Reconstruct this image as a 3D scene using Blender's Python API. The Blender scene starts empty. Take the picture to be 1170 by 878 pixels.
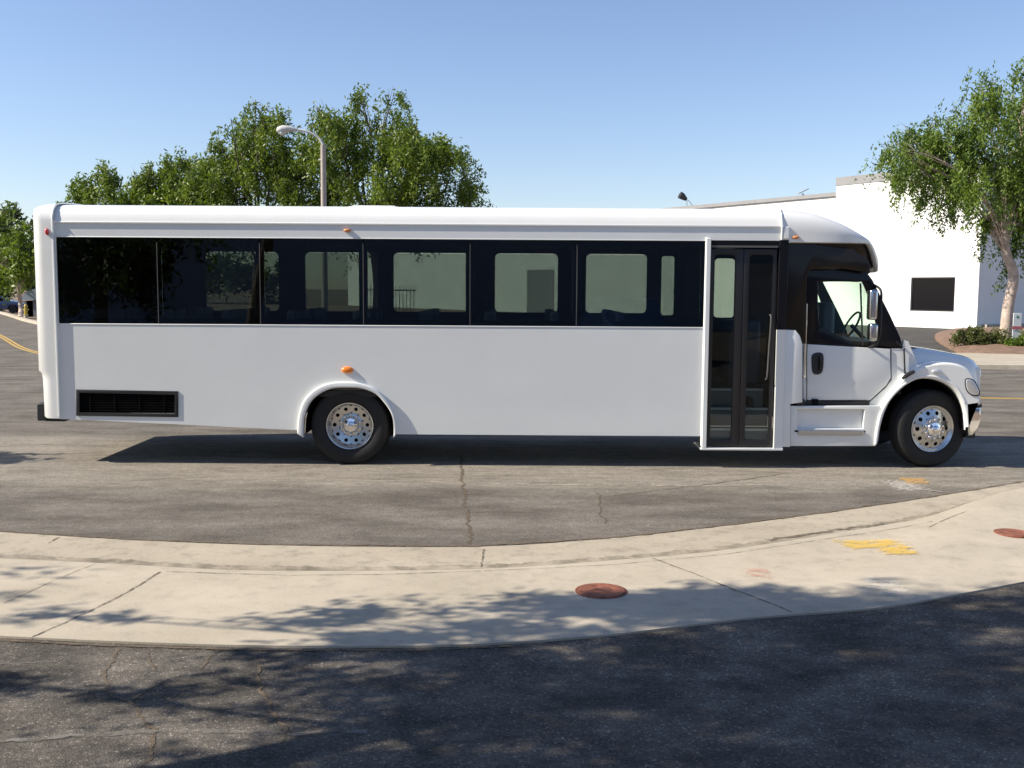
import bpy, bmesh, math, random
import numpy as np
from mathutils import Vector, Matrix, noise
R = math.radians
random.seed(7)
rng = np.random.default_rng(7)
sc = bpy.context.scene
col = sc.collection

# ------------------------------------------------------------------ camera
F_PX, CX, CY = 1173.0, 585.0, 439.0
PITCH, ROLL, H = R(5.3), R(0.35), 2.32
FW = Vector((0, math.cos(PITCH), -math.sin(PITCH)))
UP0 = Vector((0, math.sin(PITCH), math.cos(PITCH)))
RT0 = Vector((1, 0, 0))
RT = RT0 * math.cos(ROLL) + UP0 * math.sin(ROLL)
UP = UP0 * math.cos(ROLL) - RT0 * math.sin(ROLL)
cam_d = bpy.data.cameras.new("camera")
cam = bpy.data.objects.new("camera", cam_d)
col.objects.link(cam)
cam.matrix_world = Matrix(((RT.x, UP.x, -FW.x, 0), (RT.y, UP.y, -FW.y, 0), (RT.z, UP.z, -FW.z, H), (0, 0, 0, 1)))
cam_d.sensor_width = 36
cam_d.lens = 36 * F_PX / 1170
cam_d.clip_end = 3000
sc.camera = cam

# ------------------------------------------------------------------ light
SUN_EL, SUN_AZ = R(38), R(9)          # sun comes from the left (-X), slightly from the camera's side
to_sun = Vector((-math.cos(SUN_EL) * math.cos(SUN_AZ), -math.cos(SUN_EL) * math.sin(SUN_AZ), math.sin(SUN_EL)))
w = bpy.data.worlds.new("World")
sc.world = w
w.use_nodes = True
nt = w.node_tree
bg = nt.nodes["Background"]
sky = nt.nodes.new("ShaderNodeTexSky")
sky.sky_type = 'NISHITA'
sky.sun_disc = False
sky.sun_elevation = SUN_EL
sky.sun_rotation = math.atan2(to_sun.x, to_sun.y)
sky.air_density = 1.0
sky.dust_density = 0.35
sky.ozone_density = 3.0
tm = nt.nodes.new("ShaderNodeMix"); tm.data_type = 'RGBA'; tm.blend_type = 'MULTIPLY'; tm.inputs[0].default_value = 1
nt.links.new(sky.outputs[0], tm.inputs[6]); tm.inputs[7].default_value = (1.04, .975, 1.02, 1)
nt.links.new(tm.outputs[2], bg.inputs[0])
bg.inputs[1].default_value = 0.102
sl = bpy.data.lights.new("sun", 'SUN')
sl.energy = 5.0
sl.angle = R(0.5)
sl.color = (1.0, 0.92, 0.79)
so = bpy.data.objects.new("sun", sl)
col.objects.link(so)
so.rotation_euler = (-to_sun).to_track_quat('-Z', 'Y').to_euler()
sc.view_settings.view_transform = 'Standard'
sc.view_settings.look = 'None'
sc.view_settings.gamma = 1
sc.view_settings.use_curve_mapping = False
sc.view_settings.exposure = 0.66
sc.cycles.max_bounces = 10
sc.cycles.transparent_max_bounces = 24
sc.cycles.caustics_reflective = False
sc.cycles.caustics_refractive = False

# ------------------------------------------------------------------ helpers
def ray(px, py):
    return FW + RT * ((px - CX) / F_PX) - UP * ((py - CY) / F_PX)
def atY(px, py, Y):
    d = ray(px, py); t = Y / d.y
    return Vector((d.x * t, Y, H + d.z * t))
def atZ(px, py, z=0.0):
    d = ray(px, py); t = (z - H) / d.z
    return Vector((d.x * t, d.y * t, z))
def sx(t):
    t = max(0, min(1, t)); return t * t * (3 - 2 * t)

def tag(o, label=None, cat=None, group=None, kind=None):
    if label: o["label"] = label
    if cat: o["category"] = cat
    if group: o["group"] = group
    if kind: o["kind"] = kind
    return o
def empty(name, loc, parent=None, rz=0):
    o = bpy.data.objects.new(name, None)
    o.empty_display_size = 0.3
    col.objects.link(o)
    if parent:
        o.parent = parent
        loc = Vector(loc) - world_loc(parent)
    o.location = loc
    o.rotation_euler = (0, 0, rz)
    return o
def world_loc(o):
    v = Vector((0, 0, 0))
    while o is not None:
        v += Vector(o.location); o = o.parent
    return v
def link_mesh(name, me, parent=None, bevel=0, segs=2):
    o = bpy.data.objects.new(name, me)
    col.objects.link(o)
    if parent is not None:
        me.transform(Matrix.Translation(-world_loc(parent)))
        o.parent = parent
    if bevel:
        b = o.modifiers.new("bevel", 'BEVEL')
        b.width = bevel; b.segments = segs; b.limit_method = 'ANGLE'; b.angle_limit = R(35)
        b.harden_normals = False
    return o
def smooth_auto(me, ang=40):
    for p in me.polygons: p.use_smooth = True
    me.set_sharp_from_angle(angle=R(ang))

class MB:
    def __init__(s): s.v = []; s.f = []; s.m = []
    def add(s, vs, fs, mi=0):
        b = len(s.v); s.v += [tuple(x) for x in vs]
        s.f += [tuple(i + b for i in f) for f in fs]; s.m += [mi] * len(fs)
        return s
    def box(s, x0, x1, y0, y1, z0, z1, mi=0):
        return s.add([(x0,y0,z0),(x1,y0,z0),(x1,y1,z0),(x0,y1,z0),(x0,y0,z1),(x1,y0,z1),(x1,y1,z1),(x0,y1,z1)],
                     [(0,3,2,1),(4,5,6,7),(0,1,5,4),(1,2,6,5),(2,3,7,6),(3,0,4,7)], mi)
    def tube(s, pts, rad, n=8, mi=0, cap=True):
        pts = [Vector(p) for p in pts]
        rad = rad if hasattr(rad, '__len__') else [rad] * len(pts)
        rings = []
        nrm = None
        for i, p in enumerate(pts):
            t = (pts[min(i + 1, len(pts) - 1)] - pts[max(i - 1, 0)]).normalized()
            if nrm is None:
                a = Vector((0, 0, 1)) if abs(t.z) < .9 else Vector((1, 0, 0))
                nrm = t.cross(a).normalized()
            else:
                nrm = (nrm - t * nrm.dot(t)).normalized()
            bi = t.cross(nrm)
            rings.append([p + (nrm * math.cos(2*math.pi*k/n) + bi * math.sin(2*math.pi*k/n)) * rad[i] for k in range(n)])
        vs = [v for r in rings for v in r]
        fs = []
        for i in range(len(pts) - 1):
            for k in range(n):
                a = i*n + k; b = i*n + (k+1) % n
                fs.append((a, b, b + n, a + n))
        if cap:
            fs.append(tuple(range(n - 1, -1, -1))); fs.append(tuple(range(len(vs) - n, len(vs))))
        return s.add(vs, fs, mi)
    def lathe(s, prof, n=48, c=(0,0,0), mi=0, axis='y'):
        # prof: list of (a along axis, r)
        vs = []; fs = []
        for a, r in prof:
            for k in range(n):
                t = 2*math.pi*k/n
                if axis == 'y': vs.append((c[0] + r*math.cos(t), c[1] + a, c[2] + r*math.sin(t)))
                else: vs.append((c[0] + r*math.cos(t), c[1] + r*math.sin(t), c[2] + a))
        for i in range(len(prof) - 1):
            for k in range(n):
                a = i*n + k; b = i*n + (k+1) % n
                fs.append((a, b, b+n, a+n) if axis != 'y' else (a, a+n, b+n, b))
        return s.add(vs, fs, mi)
    def grid(s, rows, mi=0, close=False):
        n = len(rows[0]); vs = [p for r in rows for p in r]; fs = []
        for i in range(len(rows) - 1):
            for k in range(n if close else n - 1):
                a = i*n + k; b = i*n + (k+1) % n
                fs.append((a, b, b+n, a+n))
        return s.add(vs, fs, mi)
    def build(s, name, mats, parent=None, smooth=40, bevel=0, segs=2, fixn=False):
        me = bpy.data.meshes.new(name)
        me.from_pydata(s.v, [], s.f)
        for m in (mats if isinstance(mats, (list, tuple)) else [mats]): me.materials.append(m)
        me.polygons.foreach_set("material_index", s.m)
        if fixn:
            bm = bmesh.new(); bm.from_mesh(me); bmesh.ops.recalc_face_normals(bm, faces=bm.faces); bm.to_mesh(me); bm.free()
        me.update()
        if smooth: smooth_auto(me, smooth)
        return link_mesh(name, me, parent, bevel, segs)

def plate(name, outer, holes, y0, th, mat, parent=None, bevel=0, bres=3, smooth=35, extra_mod=0):
    """XZ polygon with holes, thickness th from y0 (near) to y0+th, rounded edges."""
    cu = bpy.data.curves.new(name, 'CURVE')
    cu.dimensions = '2D'; cu.fill_mode = 'BOTH'
    cu.extrude = max(th / 2 - bevel, 0); cu.bevel_depth = bevel; cu.bevel_resolution = bres; cu.offset = -bevel
    for poly in [outer] + list(holes):
        sp = cu.splines.new('POLY'); sp.points.add(len(poly) - 1); sp.use_cyclic_u = True
        for i, (x, z) in enumerate(poly): sp.points[i].co = (x, z, 0, 1)
    tmp = bpy.data.objects.new("tmp_curve", cu)
    col.objects.link(tmp)
    dg = bpy.context.evaluated_depsgraph_get()
    me = bpy.data.meshes.new_from_object(tmp.evaluated_get(dg))
    bpy.data.objects.remove(tmp); bpy.data.curves.remove(cu)
    me.name = name
    me.transform(Matrix(((1,0,0,0),(0,0,-1,y0 + th/2),(0,1,0,0),(0,0,0,1))))
    bm = bmesh.new(); bm.from_mesh(me)
    bmesh.ops.remove_doubles(bm, verts=bm.verts, dist=1e-5)
    bmesh.ops.recalc_face_normals(bm, faces=bm.faces)
    bm.to_mesh(me); bm.free()
    me.materials.clear(); me.materials.append(mat)
    smooth_auto(me, smooth)
    return link_mesh(name, me, parent)

def P(px, py, Y):
    v = atY(px, py, Y); return (v.x, v.z)
def poly_px(pts, Y): return [P(a, b, Y) for a, b in pts]
def catmull(pts, n=8, closed=False):
    out = []; m = len(pts)
    rngi = range(m if closed else m - 1)
    for i in rngi:
        if closed: p0, p1, p2, p3 = pts[(i-1) % m], pts[i], pts[(i+1) % m], pts[(i+2) % m]
        else: p0, p1, p2, p3 = pts[max(i-1, 0)], pts[i], pts[i+1], pts[min(i+2, m-1)]
        for k in range(n):
            t = k / n
            out.append(tuple(0.5*((2*b) + (-a+c)*t + (2*a-5*b+4*c-d)*t*t + (-a+3*b-3*c+d)*t**3) for a, b, c, d in zip(p0, p1, p2, p3)))
    if not closed: out.append(tuple(pts[-1]))
    return out
def rrect(x0, x1, z0, z1, r, n=5):
    o = []
    for cx, cz, a0 in ((x1-r, z1-r, 0), (x0+r, z1-r, 90), (x0+r, z0+r, 180), (x1-r, z0+r, 270)):
        for k in range(n + 1):
            t = R(a0 + 90*k/n); o.append((cx + r*math.cos(t), cz + r*math.sin(t)))
    return o

# ------------------------------------------------------------------ materials
def new_mat(name):
    m = bpy.data.materials.new(name); m.use_nodes = True
    return m, m.node_tree, m.node_tree.nodes["Principled BSDF"]
def N(nt, t, **k):
    n = nt.nodes.new(t)
    for a, b in k.items():
        if a.startswith('i_'): n.inputs[int(a[2:])].default_value = b
        else: setattr(n, a, b)
    return n
def noise_node(nt, co, scale, detail=4, rough=.6):
    n = nt.nodes.new("ShaderNodeTexNoise"); n.inputs["Scale"].default_value = scale
    n.inputs["Detail"].default_value = detail; n.inputs["Roughness"].default_value = rough
    nt.links.new(co, n.inputs["Vector"]); return n.outputs[0]
def ramp(nt, f, stops):
    r = nt.nodes.new("ShaderNodeValToRGB"); nt.links.new(f, r.inputs[0])
    e = r.color_ramp.elements
    while len(e) < len(stops): e.new(.5)
    for i, (p, c) in enumerate(stops):
        e[i].position = p; e[i].color = (*c, 1) if len(c) == 3 else (c[0], c[0], c[0], 1)
    return r.outputs[0]
def mixc(nt, f, a, b, mode='MIX'):
    m = nt.nodes.new("ShaderNodeMix"); m.data_type = 'RGBA'; m.blend_type = mode
    for s, v in ((0, f), (6, a), (7, b)):
        if hasattr(v, 'default_value') or hasattr(v, 'links'): nt.links.new(v, m.inputs[s])
        elif isinstance(v, (int, float)): m.inputs[s].default_value = v
        else: m.inputs[s].default_value = (*v, 1)
    return m.outputs[2]
def mathn(nt, op, a, b=0, clamp=False):
    m = nt.nodes.new("ShaderNodeMath"); m.operation = op; m.use_clamp = clamp
    for s, v in ((0, a), (1, b)):
        if isinstance(v, (int, float)): m.inputs[s].default_value = v
        else: nt.links.new(v, m.inputs[s])
    return m.outputs[0]
def world_co(nt, scale=(1,1,1)):
    g = nt.nodes.new("ShaderNodeNewGeometry"); mp = nt.nodes.new("ShaderNodeMapping")
    mp.inputs["Scale"].default_value = scale
    nt.links.new(g.outputs["Position"], mp.inputs[0]); return mp.outputs[0]
def mat(name, c, rough=.5, metal=0, coat=0, var=.0, vs=3, bump=0, bs=40, stretch=(1,1,1), spec=.5):
    m, nt, b = new_mat(name)
    b.inputs["Roughness"].default_value = rough; b.inputs["Metallic"].default_value = metal
    b.inputs["Coat Weight"].default_value = coat; b.inputs["Coat Roughness"].default_value = .04
    b.inputs["Specular IOR Level"].default_value = spec
    co = world_co(nt, stretch)
    if var:
        f = noise_node(nt, co, vs, 5)
        nt.links.new(ramp(nt, f, [(.3, tuple(x*(1-var) for x in c)), (.7, tuple(min(1, x*(1+var*.6)) for x in c))]), b.inputs["Base Color"])
    else: b.inputs["Base Color"].default_value = (*c, 1)
    if bump:
        bn = nt.nodes.new("ShaderNodeBump"); bn.inputs["Strength"].default_value = bump; bn.inputs["Distance"].default_value = .01
        nt.links.new(noise_node(nt, co, bs, 3), bn.inputs["Height"]); nt.links.new(bn.outputs[0], b.inputs["Normal"])
    return m
def glass(name, tint, refl=.05, rough=0):
    m, nt, b = new_mat(name); nt.nodes.remove(b)
    out = nt.nodes["Material Output"]
    tr = N(nt, "ShaderNodeBsdfTransparent"); tr.inputs[0].default_value = (*tint, 1)
    gl = N(nt, "ShaderNodeBsdfGlossy"); gl.inputs["Roughness"].default_value = rough
    lw = N(nt, "ShaderNodeLayerWeight"); lw.inputs[0].default_value = .5
    f = mathn(nt, 'ADD', mathn(nt, 'MULTIPLY', mathn(nt, 'POWER', lw.outputs["Facing"], 5), 1 - refl), refl)
    mx = N(nt, "ShaderNodeMixShader"); nt.links.new(f, mx.inputs[0]); nt.links.new(tr.outputs[0], mx.inputs[1]); nt.links.new(gl.outputs[0], mx.inputs[2])
    nt.links.new(mx.outputs[0], out.inputs[0]); return m
def leafmat(name, c1, c2, trans=.35):
    m, nt, b = new_mat(name)
    co = world_co(nt)
    f = noise_node(nt, co, 1.3, 4)
    f2 = noise_node(nt, co, 14, 2)
    f = mathn(nt, 'ADD', mathn(nt, 'MULTIPLY', f, .6), mathn(nt, 'MULTIPLY', f2, .4))
    c = ramp(nt, f, [(.38, c1), (.62, c2)])
    nt.links.new(c, b.inputs["Base Color"]); b.inputs["Roughness"].default_value = .45
    b.inputs["Specular IOR Level"].default_value = .35
    t = N(nt, "ShaderNodeBsdfTranslucent")
    tc = mixc(nt, 1.0, c, (1.0, 1.15, .55), 'MULTIPLY'); nt.links.new(tc, t.inputs[0])
    mx = N(nt, "ShaderNodeMixShader"); mx.inputs[0].default_value = trans
    nt.links.new(b.outputs[0], mx.inputs[1]); nt.links.new(t.outputs[0], mx.inputs[2])
    nt.links.new(mx.outputs[0], nt.nodes["Material Output"].inputs[0]); return m

def asphalt_mat(name, dark, mid, pale, band=None, speck=.5, patch=((.35,1.1,1), 1.1), pale_lo=.52):
    m, nt, b = new_mat(name)
    co = world_co(nt); cs = world_co(nt, patch[0])
    f = noise_node(nt, cs, patch[1], 6, .62)
    c = ramp(nt, f, [(.36, dark), (.5, mid), (.74, pale)])
    if band:                        # pale dried cement residue: band = (y0, y1, colour, strength)
        g = nt.nodes.new("ShaderNodeNewGeometry"); sp = nt.nodes.new("ShaderNodeSeparateXYZ"); nt.links.new(g.outputs["Position"], sp.inputs[0])
        wob = mathn(nt, 'MULTIPLY', mathn(nt, 'SUBTRACT', noise_node(nt, cs, .7, 5), .5), 2.4)
        yy = mathn(nt, 'ADD', sp.outputs[1], wob)
        mr = nt.nodes.new("ShaderNodeMapRange"); nt.links.new(yy, mr.inputs[0])
        mr.inputs[1].default_value = band[0]; mr.inputs[2].default_value = band[0] + .5
        mr2 = nt.nodes.new("ShaderNodeMapRange"); nt.links.new(yy, mr2.inputs[0])
        mr2.inputs[1].default_value = band[1] + .8; mr2.inputs[2].default_value = band[1]
        k = mathn(nt, 'MULTIPLY', mathn(nt, 'MULTIPLY', mr.outputs[0], mr2.outputs[0]), band[3])
        k = mathn(nt, 'MULTIPLY', k, ramp(nt, noise_node(nt, world_co(nt, (.8, 3, 1)), 2.2, 6, .7), [(.35, (.25,)), (.6, (1,))]))
        c = mixc(nt, k, c, band[2])
    # aggregate speckle
    v = nt.nodes.new("ShaderNodeTexVoronoi"); v.inputs["Scale"].default_value = 95; nt.links.new(co, v.inputs["Vector"])
    sv = nt.nodes.new("ShaderNodeSeparateColor"); nt.links.new(v.outputs["Color"], sv.inputs[0])
    s = ramp(nt, sv.outputs[0], [(.0, (1 - speck*.6,)), (.6, (1.0,)), (.93, (1 + speck*.3,)), (1.0, (1 + speck*2.2,))])
    c = mixc(nt, 1.0, c, s, 'MULTIPLY')
    n2 = ramp(nt, noise_node(nt, co, 9, 6, .75), [(.3, (.82,)), (.7, (1.18,))])
    c = mixc(nt, 1.0, c, n2, 'MULTIPLY')
    nt.links.new(c, b.inputs["Base Color"]); b.inputs["Roughness"].default_value = .9; b.inputs["Specular IOR Level"].default_value = .08
    bn = nt.nodes.new("ShaderNodeBump"); bn.inputs["Strength"].default_value = .6; bn.inputs["Distance"].default_value = .006
    nt.links.new(v.outputs["Distance"], bn.inputs["Height"]); nt.links.new(bn.outputs[0], b.inputs["Normal"])
    return m
def concrete_mat(name, c1, c2, stain=.35):
    m, nt, b = new_mat(name)
    co = world_co(nt)
    c = ramp(nt, noise_node(nt, world_co(nt, (.6, 1, 1)), 1.1, 6, .6), [(.3, c1), (.65, c2)])
    st = ramp(nt, noise_node(nt, co, 4.5, 8, .75), [(.28, (1 - stain,)), (.5, (1,)), (.8, (1.06,))])
    c = mixc(nt, 1.0, c, st, 'MULTIPLY')
    fn = ramp(nt, noise_node(nt, co, 70, 4, .8), [(.25, (.86,)), (.75, (1.12,))])
    c = mixc(nt, 1.0, c, fn, 'MULTIPLY')
    nt.links.new(c, b.inputs["Base Color"]); b.inputs["Roughness"].default_value = .8; b.inputs["Specular IOR Level"].default_value = .3
    bn = nt.nodes.new("ShaderNodeBump"); bn.inputs["Strength"].default_value = .35; bn.inputs["Distance"].default_value = .004
    nt.links.new(noise_node(nt, co, 60, 4, .8), bn.inputs["Height"]); nt.links.new(bn.outputs[0], b.inputs["Normal"])
    return m

M = {}
M['white'] = mat('bus_white_paint', (.79, .80, .775), .26, 0, .5, .03, 1.6, .10, 1.6)
M['white_cap'] = mat('fibreglass_white', (.80, .80, .77), .33, 0, .3, .03, 2, .02, 4)
M['black_gloss'] = mat('black_gloss_paint', (.009, .009, .011), .16, 0, .15, spec=.2)
M['visor_black'] = mat('visor_dark_paint', (.016, .012, .009), .22, 0, .12, spec=.25)
M['black'] = mat('black_plastic', (.015, .015, .016), .55, 0, 0, .2, 8)
M['door_black'] = mat('door_frame_black', (.014, .013, .014), .4)
M['rubber'] = mat('rubber', (.013, .013, .013), .75, 0, 0, .25, 12, .3, 60)
M['chassis'] = mat('chassis_black', (.008, .008, .008), .8, spec=.1)
M['chrome'] = mat('chrome', (.85, .85, .86), .08, 1)
M['mirror'] = mat('mirror_shell', (.55, .55, .56), .22, 1)
M['marker'] = mat('faded_amber_lens', (.62, .25, .10), .3)
M['alu'] = mat('polished_aluminium', (.62, .62, .61), .27, 1, 0, .08, 14)
M['steel'] = mat('brushed_steel', (.5, .5, .5), .35, 1)
M['tint'] = glass('dark_tinted_glass', (.53, .575, .56), .05)
M['door_glass'] = glass('door_glass', (.80, .84, .81), .03)
M['cab_glass'] = glass('cab_glass', (.88, .97, .90), .035)
M['far_glass'] = glass('far_tinted_glass', (.49, .535, .50), .03)
M['amber'] = mat('amber_lens', (.85, .22, .02), .2, 0, .5)
M['red'] = mat('red_lens', (.55, .02, .02), .2, 0, .5)
M['lens'] = mat('clear_lens', (.62, .64, .66), .15, .5, .8)
M['inner'] = mat('interior_grey', (.13, .12, .11), .7)
M['inner_dark'] = mat('interior_dark', (.035, .033, .035), .8)
M['step'] = mat('step_grey', (.3, .3, .29), .7)
M['seat'] = mat('seat_vinyl', (.10, .11, .15), .6)
M['wood'] = mat('brown_panel', (.10, .055, .03), .5, 0, 0, .3, 4)
M['trim'] = mat('window_trim_grey', (.22, .21, .2), .5)
M['joint'] = mat('window_joint', (.10, .095, .09), .5)
M['glint_pale'] = mat('painted_vent_glint', (.3, .29, .27), .9, var=.5, vs=30)  # pale colour standing for glints on the vent's lower edge
M['bldg'] = mat('white_building_paint', (.82, .81, .78), .8, 0, 0, .05, .5, .1, 6)
M['coping'] = mat('grey_coping', (.27, .265, .265), .7, 0, 0, .1, 2)
M['bldg_dark'] = mat('dark_window', (.008, .008, .01), .12, spec=.12)
M['grooves'] = mat('panel_joint', (.55, .53, .5), .9)
M['asphalt_lot'] = asphalt_mat('lot_asphalt', (.070, .063, .054), (.108, .096, .083), (.19, .168, .14), None, .6, ((.7,1.0,1), 2.2))
M['asphalt_road'] = asphalt_mat('road_asphalt', (.108, .096, .081), (.152, .136, .116), (.22, .197, .168), (11.6, 15.2, (.33, .295, .24), .6), .35, ((.5,1.2,1), 1.3))
M['asphalt_far'] = asphalt_mat('far_asphalt', (.06, .056, .052), (.085, .08, .073), (.12, .11, .1), None, .3)
M['concrete'] = concrete_mat('sidewalk_concrete', (.385, .335, .255), (.47, .41, .32), .22)
M['gutter'] = concrete_mat('gutter_concrete', (.34, .29, .22), (.42, .365, .28), .40)
M['crack'] = mat('crack_dirt', (.10, .075, .05), .95, 0, 0, .6, 25)
M['crack_thin'] = mat('thin_joint_dirt', (.13, .105, .08), .95, 0, 0, .5, 25)  # dirt colour of the thin pavement joints
M['pale_line'] = mat('pale_seam', (.24, .22, .19), .95, 0, 0, .5, 12)
M['soil'] = mat('dry_soil', (.20, .14, .09), .95, 0, 0, .35, 2, .5, 12)
M['mulch'] = mat('red_brown_mulch', (.21, .13, .085), .95, 0, 0, .4, 3, .8, 10)
M['yellow_line'] = mat('yellow_road_paint', (.52, .33, .07), .8, 0, 0, .3, 8)
M['bark'] = mat('tree_bark', (.16, .12, .09), .9, 0, 0, .4, 6, .6, 20)
M['bark_pale'] = mat('pale_bark', (.48, .38, .31), .85, 0, 0, .3, 5, .5, 12)
M['leaf_a'] = leafmat('leaves_mid', (.06, .10, .014), (.24, .30, .045), .34)
M['leaf_b'] = leafmat('leaves_right', (.055, .10, .016), (.21, .29, .05), .34)
M['leaf_c'] = leafmat('leaves_dark', (.035, .06, .014), (.10, .13, .03))
M['leaf_d'] = leafmat('shrub_leaves', (.06, .075, .02), (.16, .17, .06))
M['pole'] = mat('lamp_pole_concrete', (.42, .36, .31), .8, 0, 0, .1, 4)
M['lamp_head'] = mat('lamp_head_grey', (.55, .54, .52), .5)
M['rust'] = mat('rusty_iron', (.26, .095, .055), .75, .2, 0, .45, 18, .5, 40)
M['carpaint'] = mat('car_white_paint', (.7, .7, .7), .2, 0, .6)
M['carblue'] = mat('car_blue_paint', (.03, .06, .16), .2, 0, .6)
M['shed_roof'] = mat('shed_roof_blue_grey', (.30, .36, .42), .5)
M['shed_wall'] = mat('shed_wall', (.2, .21, .24), .8)
M['sign'] = mat('sign_white', (.62, .66, .66), .5, 0, 0, .1, 4)
M['sign_red'] = mat('sign_red_text', (.4, .12, .12), .5)
M['sign_green'] = mat('sign_green_mark', (.05, .2, .16), .5)
M['hydrant'] = mat('yellow_hydrant_paint', (.45, .33, .03), .5)

# spray paint marks: broken edges through noise transparency
def spray(name, c, dens=.5, sc_=14, stretch=(1,1,1), al=.7):
    m, nt, b = new_mat(name)
    b.inputs["Base Color"].default_value = (*c, 1); b.inputs["Roughness"].default_value = .8
    tr = N(nt, "ShaderNodeBsdfTransparent")
    tc = N(nt, "ShaderNodeTexCoord")
    n = noise_node(nt, world_co(nt, stretch), sc_, 6, .75)
    # edge falloff from generated coordinates
    sp = N(nt, "ShaderNodeSeparateXYZ"); nt.links.new(tc.outputs["Generated"], sp.inputs[0])
    ex = mathn(nt, 'ABSOLUTE', mathn(nt, 'SUBTRACT', sp.outputs[0], .5)); ey = mathn(nt, 'ABSOLUTE', mathn(nt, 'SUBTRACT', sp.outputs[1], .5))
    e = mathn(nt, 'MAXIMUM', ex, ey)
    fall = N(nt, "ShaderNodeMapRange"); nt.links.new(e, fall.inputs[0]); fall.inputs[1].default_value = .5; fall.inputs[2].default_value = .15; fall.inputs[3].default_value = -.3; fall.inputs[4].default_value = 1
    k = mathn(nt, 'ADD', mathn(nt, 'MULTIPLY', mathn(nt, 'SUBTRACT', n, .5), 3.2), mathn(nt, 'SUBTRACT', fall.outputs[0], 1 - dens))
    k = mathn(nt, 'MULTIPLY', k, 2.0, True)
    k = mathn(nt, 'MULTIPLY', k, al)
    mx = N(nt, "ShaderNodeMixShader"); nt.links.new(k, mx.inputs[0]); nt.links.new(tr.outputs[0], mx.inputs[1]); nt.links.new(b.outputs[0], mx.inputs[2])
    nt.links.new(mx.outputs[0], nt.nodes["Material Output"].inputs[0]); return m
def broken(name, c, cover, sc_=9, alpha=.9):
    m, nt, b = new_mat(name); b.inputs["Roughness"].default_value = .9
    b.inputs["Base Color"].default_value = (*c, 1)
    n1 = noise_node(nt, world_co(nt), sc_, 7, .8); n2 = noise_node(nt, world_co(nt), 80, 3, .8)
    nt.links.new(mixc(nt, n2, tuple(x*.5 for x in c), tuple(min(1, x*1.5) for x in c)), b.inputs["Base Color"])
    k = mathn(nt, 'MULTIPLY', mathn(nt, 'ADD', mathn(nt, 'MULTIPLY', mathn(nt, 'SUBTRACT', n1, .5), 5), cover), alpha, True)
    tr = N(nt, "ShaderNodeBsdfTransparent"); mx = N(nt, "ShaderNodeMixShader"); nt.links.new(k, mx.inputs[0]); nt.links.new(tr.outputs[0], mx.inputs[1]); nt.links.new(b.outputs[0], mx.inputs[2])
    nt.links.new(mx.outputs[0], nt.nodes["Material Output"].inputs[0]); return m
M['crack'] = broken('crack_dirt', (.13, .095, .06), .75, 14)
M['crack_thin'] = broken('joint_dirt', (.12, .09, .06), .7, 10)
M['pale_line'] = broken('pale_seam', (.20, .185, .16), .45, 7, .8)
M['spray_yellow'] = spray('yellow_spray_paint', (.72, .47, .06), .56, 11, al=.6)
M['spray_orange'] = spray('orange_spray_paint', (.60, .36, .11), .5, 11, al=.6)
M['spray_white'] = spray('white_chalk', (.66, .62, .56), .40, 16, al=.5)
M['spray_pink'] = spray('pink_spray_paint', (.6, .27, .2), .25, 12, al=.45)

# ------------------------------------------------------------------ ground
def struct(o): o["kind"] = "structure"; return o
mb = MB(); mb.grid([[(x, y, -.05) for x in (-1400, -200, 200, 1400)] for y in (-1400, -200, 200, 1400)])
struct(mb.build('ground', M['soil'], smooth=0))

# near edge of the road (A), back of the gutter (B), back of the pavement (C), traced as curves on the ground
A_px = [(-700,575),(-350,590),(-150,600),(0,608),(130,616),(300,623),(540,625),(700,615),(830,601),(960,584),(1060,569),(1170,551),(1300,528),(1500,496)]
B_px = [(-700,612),(-350,626),(-150,634),(0,638),(130,644),(300,652),(540,650),(700,640),(830,628),(960,608),(1060,590),(1140,563),(1200,553),(1320,529),(1500,499)]
C_px = [(-700,700),(-350,712),(-150,721),(0,727),(130,733),(300,738),(480,738),(600,733),(700,725),(800,713),(870,705),(1000,695),(1090,680),(1170,665),(1300,640),(1500,600)]
def zside(X): return .03 + .09 * sx((X - 3.6) / 2.2)
def atG(px, py, lift=0):
    z = .03
    for _ in range(6):
        p = atZ(px, py, z); z = zside(p.x)
    p.z = z + lift; return p
def curve(pts, f, n=10, m=160):
    w = [f(a, b) for a, b in catmull(pts, n)]
    # resample
    L = [0]
    for a, b in zip(w, w[1:]): L.append(L[-1] + (b - a).length)
    t = np.linspace(0, L[-1], m)
    return [Vector((float(np.interp(s, L, [p.x for p in w])), float(np.interp(s, L, [p.y for p in w])), float(np.interp(s, L, [p.z for p in w])))) for s in t]
Ac = curve(A_px, lambda a, b: atZ(a, b, .004))
Bc = curve(B_px, lambda a, b: atG(a, b))
Cc = curve(C_px, lambda a, b: atG(a, b))
# far kerb
K = [Vector((*p, 0)) for p in catmull([(-95,170),(-60,112),(-43,86),(-28,61),(-15,45),(0,35),(9,31.7),(15.3,30.7),(30,31),(80,36),(160,50)], 10)]
# road sheet: between near edge and far kerb
mb = MB()
n = 160
Kr = []
L = [0]
for a, b in zip(K, K[1:]): L.append(L[-1] + (b - a).length)
for s in np.linspace(0, L[-1], n):
    Kr.append(Vector((float(np.interp(s, L, [p.x for p in K])), float(np.interp(s, L, [p.y for p in K])), 0)))
Aroad = [Vector((p.x, p.y - .05, 0)) for p in Ac]
Aroad[0].x = -80; Aroad[-1].x = 120; Aroad[-1].y = 20
mb.grid([Aroad, [a.lerp(b, .5) for a, b in zip(Aroad, Kr)], Kr])
struct(mb.build('road', M['asphalt_road'], smooth=0))
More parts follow.
